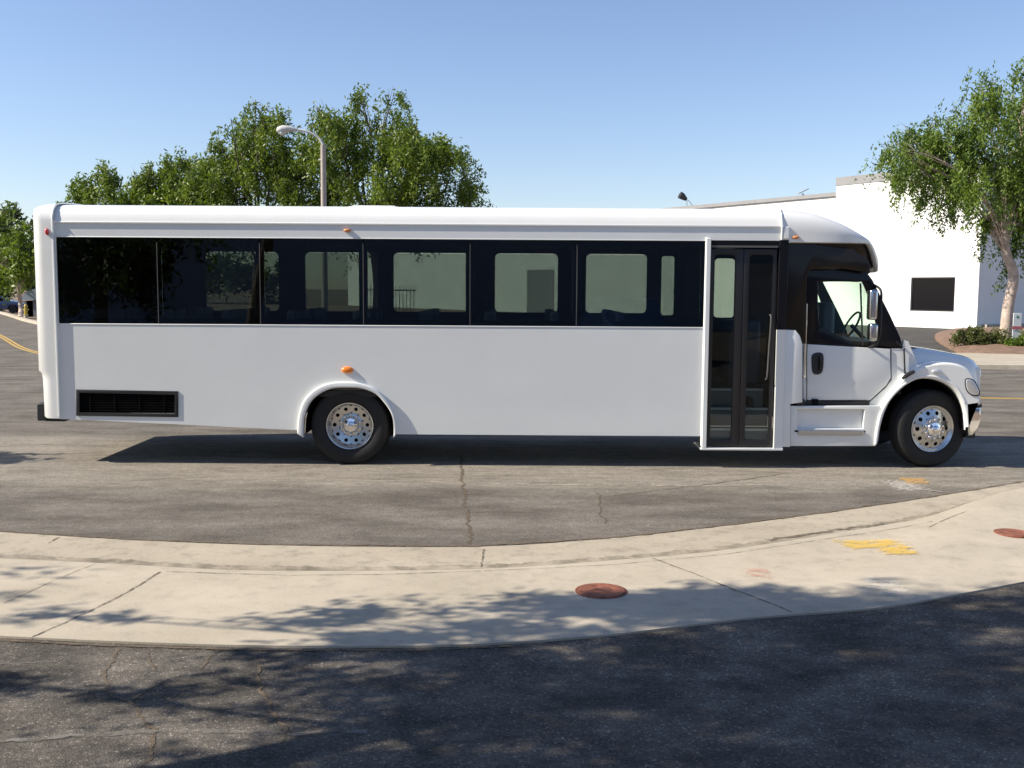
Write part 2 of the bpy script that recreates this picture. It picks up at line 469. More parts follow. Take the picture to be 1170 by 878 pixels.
# gutter: shallow dish
mb = MB()
rows = [[Vector((p.x, p.y, -.02)) for p in Ac], Ac]
for t, dz in ((.35, -.004), (.72, -.012), (.9, -.008)):
    rows.append([Vector((a.x + (b.x-a.x)*t, a.y + (b.y-a.y)*t, max(.004, .006 + dz*.3))) for a, b in zip(Ac, Bc)])
rows.append([Vector((p.x, p.y, p.z)) for p in Bc])
mb.grid(rows)
struct(mb.build('gutter', M['gutter'], smooth=60))
mb = MB()
rows = [[Vector((p.x, p.y, p.z - .001)) for p in Bc]]
for t in (.1, .35, .65, 1): rows.append([a.lerp(b, t) + Vector((0, 0, .002)) for a, b in zip(Bc, Cc)])
rows.append([Vector((p.x, p.y - .004, p.z - .06)) for p in Cc])
mb.grid(rows)
struct(mb.build('pavement', M['concrete'], smooth=60))
mb = MB()
rows = [[Vector((p.x, p.y + .05, p.z - .012)) for p in Cc], [Vector((p.x, p.y - .15, p.z - .012)) for p in Cc]]
rows += [[Vector((p.x*1.0, p.y - 2.5, .02)) for p in Cc], [Vector((p.x*1.3, -20, .02)) for p in Cc], [Vector((p.x*4, -60, .02)) for p in Cc]]
mb.grid(rows)
struct(mb.build('parking_lot', M['asphalt_lot'], smooth=0))

from mathutils.bvhtree import BVHTree
_bv = []
def bvh_of(nm):
    me = bpy.data.objects[nm].data
    return BVHTree.FromPolygons([v.co.copy() for v in me.vertices], [tuple(p.vertices) for p in me.polygons])
def surf(x, y):
    if not _bv: _bv.extend(bvh_of(nm) for nm in ('road', 'gutter', 'pavement', 'parking_lot'))
    z = -1
    for t in _bv:
        h = t.ray_cast(Vector((x, y, 5)), Vector((0, 0, -1)))
        if h[0] is not None: z = max(z, h[0].z)
    return z if z > -.5 else 0
def strip(name, pts, width, m, jit=0.0, z=None, sub=10, vary=.5, lift=.004):
    mb = MB()
    pts = [Vector(p) for p in pts]
    out = []
    for a, b in zip(pts, pts[1:]):
        for k in range(sub): out.append(a.lerp(b, k / sub))
    out.append(pts[-1])
    Lr, Rr = [], []
    for i, p in enumerate(out):
        t = (out[min(i+1, len(out)-1)] - out[max(i-1, 0)]); t.z = 0; t.normalize()
        nn = Vector((-t.y, t.x, 0))
        q = p + nn * jit * (noise.noise(p * 6) + .6*noise.noise(p * 23))
        ww = width/2 * (1 + vary * noise.noise(p * 17 + Vector((3, 3, 3))))
        Lr.append(q + nn*ww); Rr.append(q - nn*ww)
    if p.y < 20:
        for v in Lr + Rr: v.z = surf(v.x, v.y) + lift
    mb.grid([Rr, Lr]); return struct(mb.build(name, m, smooth=0))
def cr(name, px, width, m, jit=.03, lift=.004, g='lot', sub=10, vary=.6):
    f = {'lot': lambda a, b: lot(a, b, lift), 'side': lambda a, b: atG(a, b, .002 + lift*.6), 'road': lambda a, b: atZ(a, b, lift*.7)}[g]
    return strip(name, [f(a, b) for a, b in px], width, m, jit, sub=sub, vary=vary, lift=lift)
def lotz(x, y):      # height of the lot sheet at a point
    zc = zside(x) - .012
    cy = float(np.interp(x, [p.x for p in Cc], [p.y for p in Cc]))
    t = (cy - .15 - y) / 2.35
    return zc + (.02 - zc) * max(0, min(1, t))
def lot(px, py, lift):
    z = .03
    for _ in range(8):
        p = atZ(px, py, z); z = lotz(p.x, p.y)
    p.z = z + lift; return p
# cracks in the lot
cr('pavement_crack', [(137,740),(120,765),(122,790),(150,803),(158,818),(175,833),(176,850),(165,878),(160,910)], .022, M['crack'], .03)
cr('pavement_crack', [(290,757),(298,775),(297,790),(310,805),(318,825),(331,840),(322,856)], .020, M['crack'], .03)
cr('pavement_crack', [(150,800),(165,789),(185,781)], .018, M['crack'], .02)
cr('pavement_crack', [(255,742),(238,752),(228,766)], .018, M['crack'], .02)
cr('pavement_crack', [(165,745),(172,755),(178,768)], .014, M['crack'], .02)
cr('pavement_crack', [(-20,760),(60,757),(120,760)], .012, M['pale_line'], .02)
cr('asphalt_seam', [(-60,856),(0,848),(80,842),(170,838),(260,837),(340,839),(420,836)], .04, M['pale_line'], .02, .006)
cr('asphalt_edge_dirt', [(-40,732),(0,733),(130,739),(300,744),(480,744),(600,739)], .03, M['crack'], .015, .008)
# joints of the pavement
cr('pavement_joint', [(183,654),(150,675),(115,693),(75,712),(28,732)], .016, M['crack_thin'], .012, .004, 'side')
cr('pavement_joint', [(745,638),(790,655),(840,675),(880,690),(905,701)], .014, M['crack_thin'], .01, .004, 'side')
cr('pavement_joint', [(110,644),(60,665),(5,690)], .008, M['crack_thin'], .008, .004, 'side')
cr('pavement_joint', [(190,654),(330,658),(440,657),(549,653)], .010, M['crack_thin'], .006, .004, 'side')
cr('pavement_joint', [(553,653),(700,646),(830,634),(960,614),(1065,598)], .008, M['crack_thin'], .006, .004, 'side')
cr('pavement_joint', [(1060,606),(1085,594),(1103,587)], .010, M['crack_thin'], .006, .004, 'side')
for px in ([(553,627),(551,640),(550,648)], [(68,613),(55,620)]):
    strip('gutter_joint', [atZ(a, b, .014) for a, b in px], .014, M['crack_thin'], .012)
strip('gutter_stain', [atZ(a, b, .016) for a, b in [(880,617),(915,611),(940,607),(985,601),(1010,598)]], .05, M['crack_thin'], .04)
# damp, dirty flow line along the back of the gutter
M['flow_dirt'] = broken('flow_line_dirt', (.20, .165, .12), .42, 5, .55)
strip('gutter_dirt', [a.lerp(b, .86) + Vector((0, 0, .006)) for a, b in list(zip(Ac, Bc))[20:150]], .16, M['flow_dirt'], .03, sub=3, vary=.6)
# cracks and seams in the road
cr('road_crack', [(527,520),(528,545),(530,565),(533,585),(536,605),(538,622)], .035, M['crack_thin'], .05, .004, 'road')
cr('road_crack', [(700,566),(740,562),(790,556),(840,549),(900,541)], .025, M['crack_thin'], .05, .004, 'road')
cr('road_crack', [(683,563),(686,580),(692,598)], .02, M['crack_thin'], .05, .004, 'road')
cr('road_edge_dirt', [(-20,607),(0,607.3),(130,615.3),(300,622.3),(540,624.3),(700,614.3),(830,600.3),(960,583.3),(1060,568.3),(1170,550.3)], .05, M['crack'], .03, .008, 'road', 20, 1.2)
cr('road_crack', [(0,520),(60,519),(120,517)], .03, M['crack_thin'], .05, .004, 'road')
M['pale_road'] = broken('pale_road_seam', (.42, .37, .30), .5, 5)
cr('road_seam', [(400,549),(520,551),(620,554),(800,555),(960,553.5),(1170,556)], .05, M['pale_road'], .02, .004, 'road')

def decal(name, px, m, g, lift=.008, n=18):
    f = {'side': lambda a, b: atG(a, b, .003 + lift*.4), 'road': lambda a, b: atZ(a, b, lift), 'lot': lambda a, b: lot(a, b, lift)}[g]
    a_, b_, c_, d_ = [f(*px[i]) for i in (0, 1, -2, -1)] if len(px) == 4 else [f(*px[i]) for i in (0, 1, 2, 4)]
    rows = []
    for v in np.linspace(0, 1, 9):
        row = [a_.lerp(b_, u).lerp(d_.lerp(c_, u), v) for u in np.linspace(0, 1, 15)]
        for q in row: q.z = surf(q.x, q.y) + lift
        rows.append(row[::-1])
    mb = MB(); mb.grid(rows); return struct(mb.build(name, m, smooth=0))
decal('yellow_paint_mark', [(940,617),(1040,614),(1046,631),(1000,635),(948,634)], M['spray_yellow'], 'side')
decal('yellow_paint_mark', [(1000,627),(1048,627),(1052,641),(1002,641)], M['spray_yellow'], 'side', .010)
decal('orange_paint_mark', [(1028,543),(1062,543),(1062,556),(1026,556)], M['spray_orange'], 'road', .009)
decal('pink_paint_mark', [(828,648),(850,643),(905,662),(885,669)], M['spray_pink'], 'side')
decal('white_paint_mark', [(955,658),(990,655),(1060,680),(1035,694)], M['spray_white'], 'side')
decal('white_chalk_mark', [(995,545),(1040,545),(1095,567),(1010,562)], M['spray_white'], 'road', .006)
for a in ([(1000,549),(1018,549),(1012,553),(1030,555)], [(1040,557),(1058,557)], [(1050,559),(1080,563),(1066,561)]):
    cr('chalk_line', a, .03, M['pale_road'], .02, .012, 'road')

def manhole(px, py, r, label):
    c = atG(px, py, .003)
    root = empty('utility_cover', c)
    tag(root, label, 'manhole cover', 'rusty utility covers set in the pavement')
    mb = MB(); mb.lathe([(-.02, r*1.05), (.004, r*1.05), (.006, r*.99), (.0, r*.985)], 40, c, axis='z')
    mb.build('rim', M['rust'], root)
    mb = MB(); mb.lathe([(0, r*.97), (.009, r*.95), (.011, r*.6), (.007, r*.56), (.013, r*.4), (.014, 0.001)], 40, c, axis='z')
    for k in range(12):
        a = math.tau*k/12; mb.tube([c + Vector((math.cos(a)*r*.62, math.sin(a)*r*.62, .007)), c + Vector((math.cos(a)*r*.9, math.sin(a)*r*.9, .006))], .005, 6)
    mb.build('lid', M['rust'], root)
manhole(687, 676, .19, 'rusty round utility cover at the edge of the tree shadow on the pavement')
manhole(1157, 609.5, .155, 'small rusty round cover in sunlit pavement at the right edge')

# far kerb, far pavement, car park
def offset(pts, d):
    o = []
    for i, p in enumerate(pts):
        t = (pts[min(i+1, len(pts)-1)] - pts[max(i-1, 0)]).normalized()
        o.append(p + Vector((-t.y, t.x, 0)) * d)
    return o
mb = MB()
k0, k1 = offset(Kr, -.02), offset(Kr, .35)
mb.grid([[p - Vector((0,0,.03)) for p in k0], [p + Vector((0,0,.13)) for p in offset(Kr, .0)], [p + Vector((0,0,.15)) for p in offset(Kr, .04)], [p + Vector((0,0,.15)) for p in k1], [p - Vector((0,0,.05)) for p in k1]])
struct(mb.build('far_kerb', M['concrete'], smooth=0))
sel = [i for i, p in enumerate(Kr) if p.x > 4]
o1 = [offset(Kr, .36)[i] + Vector((0,0,.146)) for i in sel]; o2 = [offset(Kr, 5.6)[i] + Vector((0,0,.16)) for i in sel]
o3 = [p - Vector((0,0,.2)) for p in o2]
mb = MB(); mb.grid([o1, o2, o3]); struct(mb.build('far_pavement', M['concrete'], smooth=0))
mb = MB(); o4 = [offset(Kr, 5.62)[i] + Vector((0,0,.05)) for i in sel]
mb.grid([o4, [Vector((p.x + 8, 100, .02)) for p in o4]])
struct(mb.build('car_park', M['asphalt_far'], smooth=0))
# yellow centre lines
Lc = [Vector((*p, .004)) for p in catmull([(-60,110),(-38,72),(-23.4,47),(-16,35),(-8,27.5),(0,24.2),(10.8,22.3),(25,21.6),(60,22)], 10)]
for d in (-.085, .085): strip('lane_line', offset(Lc, d), .10, M['yellow_line'], 0, sub=3, vary=.1)

# ------------------------------------------------------------------ trees
def leaves_mesh(name, blobs, leaf, per, m, parent, droop=1.0, strand=.6, clus=.19):
    """blobs: (centre, (rx,ry,rz), clumps). Many small leaf faces, drooping in strands."""
    cs = []
    for c, r, k in blobs:
        ns = max(5, k // 8)
        su = rng.normal(size=(ns, 3)); su /= np.linalg.norm(su, axis=1)[:, None]
        sc_c = su * (rng.random(ns) ** .35)[:, None]
        u = sc_c[rng.integers(0, ns, k)] + rng.normal(size=(k, 3)) * clus
        rad = np.ones(k)
        strand_k = strand * min(1.0, max(r) * 1.3)
        q = np.array(c) + u * np.array(r)
        # uneven outline
        ln = strand_k * (.4 + rng.random(k))
        t = rng.random((k, per)) ** .8
        out = u * np.array([1, 1, 0]) * .6
        off = np.zeros((k, per, 3))
        off += out[:, None, :] * (t * ln[:, None])[:, :, None]
        off[:, :, 2] -= t * ln[:, None] * droop
        off += rng.normal(size=(k, per, 3)) * leaf * 1.1
        p = (q[:, None, :] + off).reshape(-1, 3)
        cs.append(p)
    c = np.concatenate(cs); n = len(c)
    a = rng.normal(size=(n, 3)); a[:, 2] = a[:, 2] * .6 - .8 * droop
    a /= np.linalg.norm(a, axis=1)[:, None]
    b = rng.normal(size=(n, 3)); b = np.cross(a, b); b /= np.linalg.norm(b, axis=1)[:, None]
    L_ = leaf * (.7 + .7 * rng.random(n))[:, None]
    W_ = L_ * .36
    v = np.stack([c - a*L_, c - b*W_, c + a*L_, c + b*W_], 1).reshape(-1, 3)
    v -= np.array(world_loc(parent))
    me = bpy.data.meshes.new(name)
    me.vertices.add(4*n); me.vertices.foreach_set("co", v.astype(np.float32).ravel())
    me.loops.add(4*n); me.loops.foreach_set("vertex_index", np.arange(4*n, dtype=np.int32))
    me.polygons.add(n); me.polygons.foreach_set("loop_start", np.arange(0, 4*n, 4, dtype=np.int32)); me.polygons.foreach_set("loop_total", np.full(n, 4, dtype=np.int32))
    me.materials.append(m); me.update(); me.validate()
    o = bpy.data.objects.new(name, me); col.objects.link(o); o.parent = parent
    return o
def tree(name, label, cat, group, trunk, rad, blobs, leaf, per, lm, bm_, strand=.6, droop=1.0, limb_r=.5):
    root = empty(name, trunk[0]); tag(root, label, cat, group)
    mb = MB(); tp = [Vector(p) for p in catmull([tuple(p) for p in trunk], 5)]
    rr = [rad[0] + (rad[1] - rad[0]) * (i / (len(tp)-1)) ** .8 for i in range(len(tp))]
    rr[0] *= 1.25; rr[1] *= 1.1
    mb.tube(tp, rr, 12)
    top = tp[-1]
    for c, r, k in blobs:
        c = Vector(c)
        st = tp[random.randint(int(len(tp)*.65), len(tp)-1)]
        mid = st.lerp(c, .5) + Vector((random.uniform(-.3, .3), random.uniform(-.3, .3), .12 * (c - st).length))
        pts = [Vector(q) for q in catmull([tuple(st), tuple(mid), tuple(c)], 5)]
        r0 = rad[1] * limb_r * random.uniform(.6, 1)
        mb.tube(pts, [r0 * (1 - .85 * i/(len(pts)-1)) for i in range(len(pts))], 6)
        for j in range(5):
            q = c + Vector((random.uniform(-1,1)*r[0], random.uniform(-1,1)*r[1], random.uniform(-.6,1)*r[2])) * .8
            s2 = pts[random.randint(5, len(pts)-1)]
            mb.tube([s2, s2.lerp(q, .5) + Vector((0,0,.15)), q], [r0*.3, r0*.2, r0*.06], 5)
    mb.build('trunk', bm_, root, smooth=80)
    leaves_mesh('crown', blobs, leaf, per, lm, root, droop, strand)
    return root
def pb(lst, Y, dens, dy=1.0, f=F_PX):
    """blobs from (px, py, rpx): real position at depth Y."""
    out = []
    for a, b, r in lst:
        yy = Y + random.uniform(-1, 1) * dy
        c = atY(a, b, yy); rm = r / f * yy
        out.append((tuple(c), (rm, rm*1.15, rm*.9), max(6, int(dens * rm * rm))))
    return out
G1 = 'street trees beyond the bus'
tree('street_tree', 'tallest broad leafy tree directly right of the street lamp, above the bus roof', 'tree', G1,
     [(-6.5,49,0), (-6.4,49.1,2.5), (-6.7,49,5)], (.3,.2),
     pb([(385,135,27),(362,125,15),(435,130,32),(478,148,27),(412,108,13),(450,108,12),(500,190,32),(530,212,22),(445,190,36),(395,195,34),(368,170,22),(420,235,34),(480,235,36),(540,236,18),(512,168,16),(455,155,26),(415,160,30),(350,215,28),(350,160,20),(475,170,30),(525,180,16),(545,205,11)], 49, 44, 1.6),
     .095, 38, M['leaf_a'], M['bark'], 1.1, 1.15, .4)
tree('street_tree', 'mid height leafy tree directly left of the street lamp, behind the bus', 'tree', G1,
     [(-12.2,49.5,0), (-12.3,49.4,2.4), (-12,49.5,4.6)], (.28,.18),
     pb([(300,142,27),(318,130,14),(275,163,26),(325,172,26),(300,200,34),(258,198,27),(335,212,24),(236,178,14),(270,238,34),(330,245,26),(250,165,16),(292,122,12),(350,190,26),(355,235,26),(300,170,30),(240,215,24),(265,143,9)], 49.5, 46, 1.6),
     .095, 38, M['leaf_a'], M['bark'], 1.1, 1.15, .4)
tree('street_tree', 'lower leafy tree above the bus tail, leftmost of the row beyond the bus', 'tree', G1,
     [(-18.6,51,0), (-18.5,51,2), (-18.4,51,4)], (.25,.16),
     pb([(113,207,22),(150,212,24),(190,204,26),(204,183,16),(218,215,24),(92,232,14),(130,238,24),(185,240,28),(225,190,13),(240,225,24),(120,194,12),(170,198,18),(225,200,20),(205,225,24),(160,235,24),(78,236,10)], 51, 50, 1.4),
     .105, 48, M['leaf_a'], M['bark'], .9, 1.1)
G2 = 'trees at the far left beyond the road'
tree('roadside_tree', 'pale trunked leafy tree beside the far kerb at the left edge', 'tree', G2,
     [tuple(atZ(23,364.5,0)), tuple(atY(23.6,350,76)), tuple(atY(21,325,75))], (.17,.13),
     pb([(20,262,22),(15,290,24),(38,292,16),(30,312,16),(0,300,18),(48,270,12),(10,318,12)], 75, 14, 2), .22, 24, M['leaf_a'], M['bark_pale'], 1.1)
tree('roadside_tree', 'taller dark tree at the left edge, behind the pale trunked one', 'tree', G2,
     [(-46,92,0), (-46,92,3), (-45.5,92,5)], (.35,.25),
     pb([(-6,246,20),(12,240,14),(-25,265,30),(-30,300,30),(3,275,20),(30,282,14),(-10,322,20),(52,300,16),(60,330,20),(40,255,8)], 92, 11, 3), .26, 24, M['leaf_c'], M['bark'], 1.1)
G3 = None
tree('weeping_tree', 'tall weeping tree with pale leaning trunk in the planted bed by the white building', 'tree', G3,
     [tuple(atY(1148,391,40)), tuple(atY(1152,350,40)), tuple(atY(1158,315,40)), tuple(atY(1149,286,40)), tuple(atY(1148,255,40))], (.235,.15),
     pb([(1022,166,13),(1032,150,15),(1064,146,24),(1058,178,20),(1100,128,27),(1126,98,20),(1158,110,28),(1096,170,28),(1140,165,32),(1148,220,27),(1100,205,16),(1185,150,42),(1200,215,42),(1035,190,12),(1172,262,18),(1205,100,30),(1170,85,16),(1070,212,13),(1142,256,14),(1045,165,20),(1080,155,24),(1085,190,18),(1118,215,18),(1012,172,9),(1020,205,7),(1050,218,8),(1092,235,8),(1120,110,20),(1165,180,28),(1122,250,8)], 40, 66, 1.6),
     .074, 48, M['leaf_b'], M['bark_pale'], 1.4, 1.25, .3)
# trees on the camera's side: they throw the shadows over the foreground and show in the bus windows
def sh(px, py, z, r, dens, ry=None):
    """blob whose shadow falls at that ground spot."""
    g = atZ(px, py, .03); c = g + to_sun * ((z - .03) / to_sun.z)
    return (tuple(c), (r, ry or r, r*.8), int(dens*r*r))
tree('shade_tree', 'large tree in the parking lot left of the photographer, whose shadow crosses the pavement', 'tree', None,
     [(-6.1,3.3,.02), (-5.8,3.6,1.6), (-5.4,4.05,3.0), (-5.0,4.75,3.9), (-4.6,5.1,4.5)], (.17,.10),
     [sh(620,775,5.2,1.0,85), sh(760,760,5.8,1.1,85), sh(900,760,6.3,1.2,85), sh(1050,740,6.6,1.2,85), sh(1180,760,7.0,1.4,80), sh(700,860,5.6,.9,80), sh(850,860,6.2,1.2,85), sh(1000,870,6.4,1.3,85), sh(1150,880,6.6,1.4,85),
      sh(560,722,4.8,.55,110,.4), sh(460,712,4.5,.4,110,.3), sh(360,708,4.3,.35,90,.22), sh(660,700,5.0,.6,110,.4), sh(780,690,5.4,.6,110,.35), sh(900,690,5.8,.7,110,.35), sh(1040,705,6.2,.8,100,.4), sh(1160,695,6.6,.9,90,.5),
      sh(230,779,4.0,.3,110,.2), sh(320,747,4.2,.24,90,.10), sh(420,765,4.4,.2,60,.08), sh(120,708,4.0,.3,60,.10), sh(-10,775,3.9,.25,100,.3),
      ((-6.2,1.7,5.0),(1.4,1.3,1.1),150), ((-8.2,2.2,4.6),(1.3,1.3,1.1),150), ((-4.2,.8,5.4),(1.5,1.5,1.3),150)],
     .055, 26, M['leaf_b'], M['bark'], .45, 1.0, .45)
tree('shade_tree', 'second tree in the parking lot, farther left beside the gutter', 'tree', None,
     [(-12.5,6.2,.02), (-12.4,6.3,1.8), (-12.2,6.3,3.2)], (.2,.13),
     [((-13,6,4.6),(1.5,1.5,1.2),130), ((-11.6,6.6,4.4),(1.3,1.3,1.2),120), ((-12.4,5.2,5.6),(1.4,1.4,1.1),120), ((-11.2,5.4,3.4),(.9,.9,.9),90), ((-13.6,7.2,3.6),(1,1,1),90), ((-10.8,6.4,3.2),(.7,.8,.9),70)],
     .07, 24, M['leaf_a'], M['bark'], .8)
tree('shade_tree', 'tree behind the photographer on the left, mirrored in the bus windows', 'tree', None,
     [(-13.5,-7,.02), (-13.4,-7,2.2), (-13.3,-6.8,4)], (.25,.16),
     [((-13.6,-7,5.4),(2.2,2.2,1.8),110), ((-11.6,-6.6,4.4),(1.8,1.8,1.5),100), ((-15.4,-7.4,4.4),(1.8,1.8,1.6),100), ((-12.4,-7.2,3.2),(1.3,1.3,1.1),80), ((-14.6,-6.4,3.0),(1.2,1.2,1.0),80)],
     .11, 22, M['leaf_c'], M['bark'], 1.1)
tree('roadside_tree', 'tree standing off to the left beside the road, its shadow on the asphalt', 'tree', None,
     [(-23,17.5,0), (-23,17.6,2.2), (-22.6,17.6,4)], (.25,.16),
     [((-22.6,17.6,5.6),(1.9,1.6,1.3),110), ((-21,17.3,5.0),(1.4,.9,.9),100), ((-24.3,17.6,5),(1.5,1.5,1.3),100), ((-21.2,18.6,6.2),(1.2,.8,.8),90)],
     .12, 22, M['leaf_a'], M['bark'], .9)
tree('roadside_tree', 'small tree off to the left, its twigs throwing a thin shadow behind the bus', 'tree', None,
     [(-14.2,12.6,0), (-14,12.7,2), (-13.4,12.9,3.6)], (.14,.08),
     [((-13.2,12.9,4.6),(1.2,.35,.5),70), ((-12.3,13.2,4.2),(.6,.2,.3),60), ((-14.6,12.8,4.4),(1,.6,.7),80)],
     .09, 20, M['leaf_a'], M['bark'], .5)

# shrubs in the bed
def shrub(label, px, py, rpx, Y, m=None):
    c = atY(px, py, Y); root = empty('shrub', (c.x, Y, max(.1, c.z - rpx/F_PX*Y))); tag(root, label, 'shrub', 'shrubs in the planted bed')
    c.z += .12; rm = rpx / F_PX * Y
    mb = MB()
    for j in range(7):
        a = random.uniform(0, 6.28); mb.tube([root.location, Vector(c) + Vector((math.cos(a)*rm*.7, math.sin(a)*rm*.6, rm*.2))], [.02, .008], 5)
    mb.build('stem', M['bark'], root)
    leaves_mesh('foliage', [((c.x, Y, c.z), (rm*1.2, rm*1.1, rm*.9), int(420*rm*rm) + 60), ((c.x + rm*.5, Y, c.z - rm*.1), (rm*.75, rm*.7, rm*.7), 80), ((c.x - rm*.5, Y, c.z - rm*.05), (rm*.75, rm*.7, rm*.65), 80)], .055, 14, m or M['leaf_d'], root, .0, .15)
shrub('round olive shrub nearest the bus bonnet, at the left end of the planted bed', 1110, 390, 14, 39.2)
shrub('low olive shrub in front of the pale tree trunk', 1137, 393, 13, 39.0)
shrub('greener shrub right of the pale tree trunk at the right edge', 1168, 397, 11, 38.2, M['leaf_b'])
# planted bed mound
bed = [atZ(a, b, .16) for a, b in catmull([(1068,384),(1080,394),(1105,402.5),(1170,405),(1300,408),(1420,408),(1420,378),(1250,376),(1170,377),(1110,376),(1080,378)], 6, True)]
mb = MB(); cb = Vector((0,0,0))
for p in bed: cb += p
cb /= len(bed)
rows = []
for t, z in ((0, -.1), (.0, .0), (.08, .10), (.2, .17), (.45, .22), (.8, .26), (.97, .28)):
    rows.append([Vector((p.x + (cb.x-p.x)*t, p.y + (cb.y-p.y)*t, .165 + z + (0 if t == 0 else .06*noise.noise(p*1.3 + Vector((t*5,0,0)))))) for p in bed])
mb.grid(rows, close=True); struct(mb.build('planting_bed', M['mulch'], smooth=60, fixn=True))
# small sign by the tree
sg = atY(1161, 392, 39.4)
root = empty('small_sign', (sg.x, 39.4, .3)); tag(root, 'small pale sign board on a post beside the pale tree trunk', 'sign')
wd = .5/2; zt = atY(1161, 358, 39.4).z
mb = MB(); mb.box(sg.x - .05, sg.x + .05, 39.43, 39.5, .2, zt - .1); mb.build('post', M['sign'], root)
mb = MB(); mb.box(sg.x - .16, sg.x + .16, 39.38, 39.42, zt - .55, zt); mb.build('board', M['sign'], root, bevel=.01)
mb = MB(); mb.box(sg.x - .2, sg.x + .2, 39.36, 39.377, zt - .62, zt - .50); mb.box(sg.x - .16, sg.x + .16, 39.38, 39.42, zt - 1.05, zt - .63, 1); mb.build('lower_board', [M['sign_red'], M['sign']], root)
mb = MB(); mb.lathe([(0,.001),(0,.05),(.004,.05),(.004,.001)], 16, (sg.x, 39.374, zt - .15)); mb.build('emblem', M['sign_green'], root)

# ------------------------------------------------------------------ white building on the right
Cn = Vector((28, 62, 0)); d = Vector((-.55, .835, 0)).normalized(); e = Vector((.835, .55, 0)).normalized(); nb = -e
def wp(t, off, z): return Cn + d * t + nb * off + Vector((0, 0, z))
root = empty('warehouse', Cn); tag(root, 'white tilt-up warehouse with grey roof edge and one dark window, beyond the bus front', 'building')
def prism(mb, t0, t1, o0, o1, z0, z1, mi=0):
    mb.add([wp(t0,o0,z0), wp(t1,o0,z0), wp(t1,o1,z0), wp(t0,o1,z0), wp(t0,o0,z1), wp(t1,o0,z1), wp(t1,o1,z1), wp(t0,o1,z1)],
           [(0,1,2,3),(4,7,6,5),(0,4,5,1),(1,5,6,2),(2,6,7,3),(3,7,4,0)], mi)
TW0, TW1, TZ0, TZ1 = 1.55, 4.65, 1.07, 3.2
mb = MB()
# tower walls with a real window opening
prism(mb, 0, TW0, 0, -.3, -.1, 9.45); prism(mb, TW1, 10.8, 0, -.3, -.1, 9.45)
prism(mb, TW0, TW1, 0, -.3, -.1, TZ0); prism(mb, TW0, TW1, 0, -.3, TZ1, 9.45)
prism(mb, 0, .3, -.31, -26, -.1, 9.45); prism(mb, 10.5, 10.8, -.31, -26, -.1, 9.45); prism(mb, .31, 10.49, -25.7, -26, -.1, 9.45); prism(mb, .31, 10.49, -.31, -25.69, 9.0, 9.2)
mb.build('wall', M['bldg'], root, fixn=True)
mb = MB(); prism(mb, 10.81, 92, -.5, -.8, -.1, 8.8); prism(mb, 91.7, 92, -.81, -26, -.1, 8.8); prism(mb, 10.81, 91.6, -.81, -26, 8.0, 8.2)
mb.build('wing_wall', M['bldg'], root, fixn=True)
mb = MB(); prism(mb, -.04, 10.84, .04, -26.04, 9.452, 10.0); mb.build('coping', M['coping'], root, fixn=True)
mb = MB(); prism(mb, 10.85, 92.1, -.35, -1, 8.802, 9.06); mb.build('wing_coping', M['coping'], root, fixn=True)
for t in (.9, 5.4, 8.2):
    mb = MB(); prism(mb, t, t+.03, .004, -.01, 0, 9.4); mb.build('panel_joint', M['grooves'], root, fixn=True)
for t in (16, 22, 28, 34, 40, 52, 60):
    mb = MB(); prism(mb, t, t+.03, -.496, -.51, 0, 8.75); mb.build('panel_joint', M['grooves'], root, fixn=True)
mb = MB(); prism(mb, 44.4, 49, -.46, -.52, -.05, 4.2); mb.build('roller_door', M['coping'], root, fixn=True)
fr = MB(); 
for a, b, c2, d2 in ((TW0,TW1,TZ0,TZ0+.08),(TW0,TW1,TZ1-.08,TZ1),(TW0,TW0+.08,TZ0+.081,TZ1-.081),(TW1-.08,TW1,TZ0+.081,TZ1-.081)): prism(fr, a, b, -.05, -.12, c2, d2)
wf = fr.build('window', M['black'], root, fixn=True)
gp = MB(); prism(gp, TW0+.08, TW1-.08, -.09, -.1, TZ0+.08, TZ1-.08); gp.build('pane', M['bldg_dark'], wf, fixn=True)
mb = MB(); mb.tube([wp(10.95,-.4,.2), wp(10.95,-.4,8.7)], .045, 8); mb.build('downpipe', M['coping'], root)
mb = MB(); prism(mb, -.02, -.35, -.5, -25, -.1, .35); mb.build('plinth', M['concrete'], root, fixn=True)
# roof light on the wing
fp = wp(26.2, -.6, 9.06)
root = empty('rooftop_floodlight', fp); tag(root, 'small dark floodlight on the roof edge just above the bus roof', 'floodlight')
mb = MB(); mb.tube([fp, fp + Vector((0,0,.55))], .04, 6); mb.tube([fp + Vector((.5,0,0)), fp + Vector((.1,0,.5))], .03, 6); mb.build('bracket', M['steel'], root)
mb = MB(); c0 = fp + Vector((-.25, 0, .65)); mb.tube([c0 + Vector((-.35,-.1,.25)), c0 + Vector((-.15,-.05,.15)), c0 + Vector((.2,.05,-.1))], [.30,.28,.14], 12); mb.build('lamp_head', M['black'], root)
fp = wp(14.2, -.6, 9.06)
root = empty('rooftop_vent', fp); tag(root, 'tiny tilted vent cap on the grey roof edge of the warehouse wing', 'vent')
mb = MB(); mb.tube([fp, fp + Vector((0,0,.15))], .08, 8); mb.build('pipe', M['steel'], root)
mb = MB(); mb.add([fp + Vector(q) for q in ((-.35,-.2,.1),(.35,-.2,.45),(.35,.2,.45),(-.35,.2,.1),(-.35,-.2,.16),(.35,-.2,.51),(.35,.2,.51),(-.35,.2,.16))], [(0,1,2,3),(4,7,6,5),(0,4,5,1),(1,5,6,2),(2,6,7,3),(3,7,4,0)]); mb.build('cap', M['coping'], root, fixn=True)
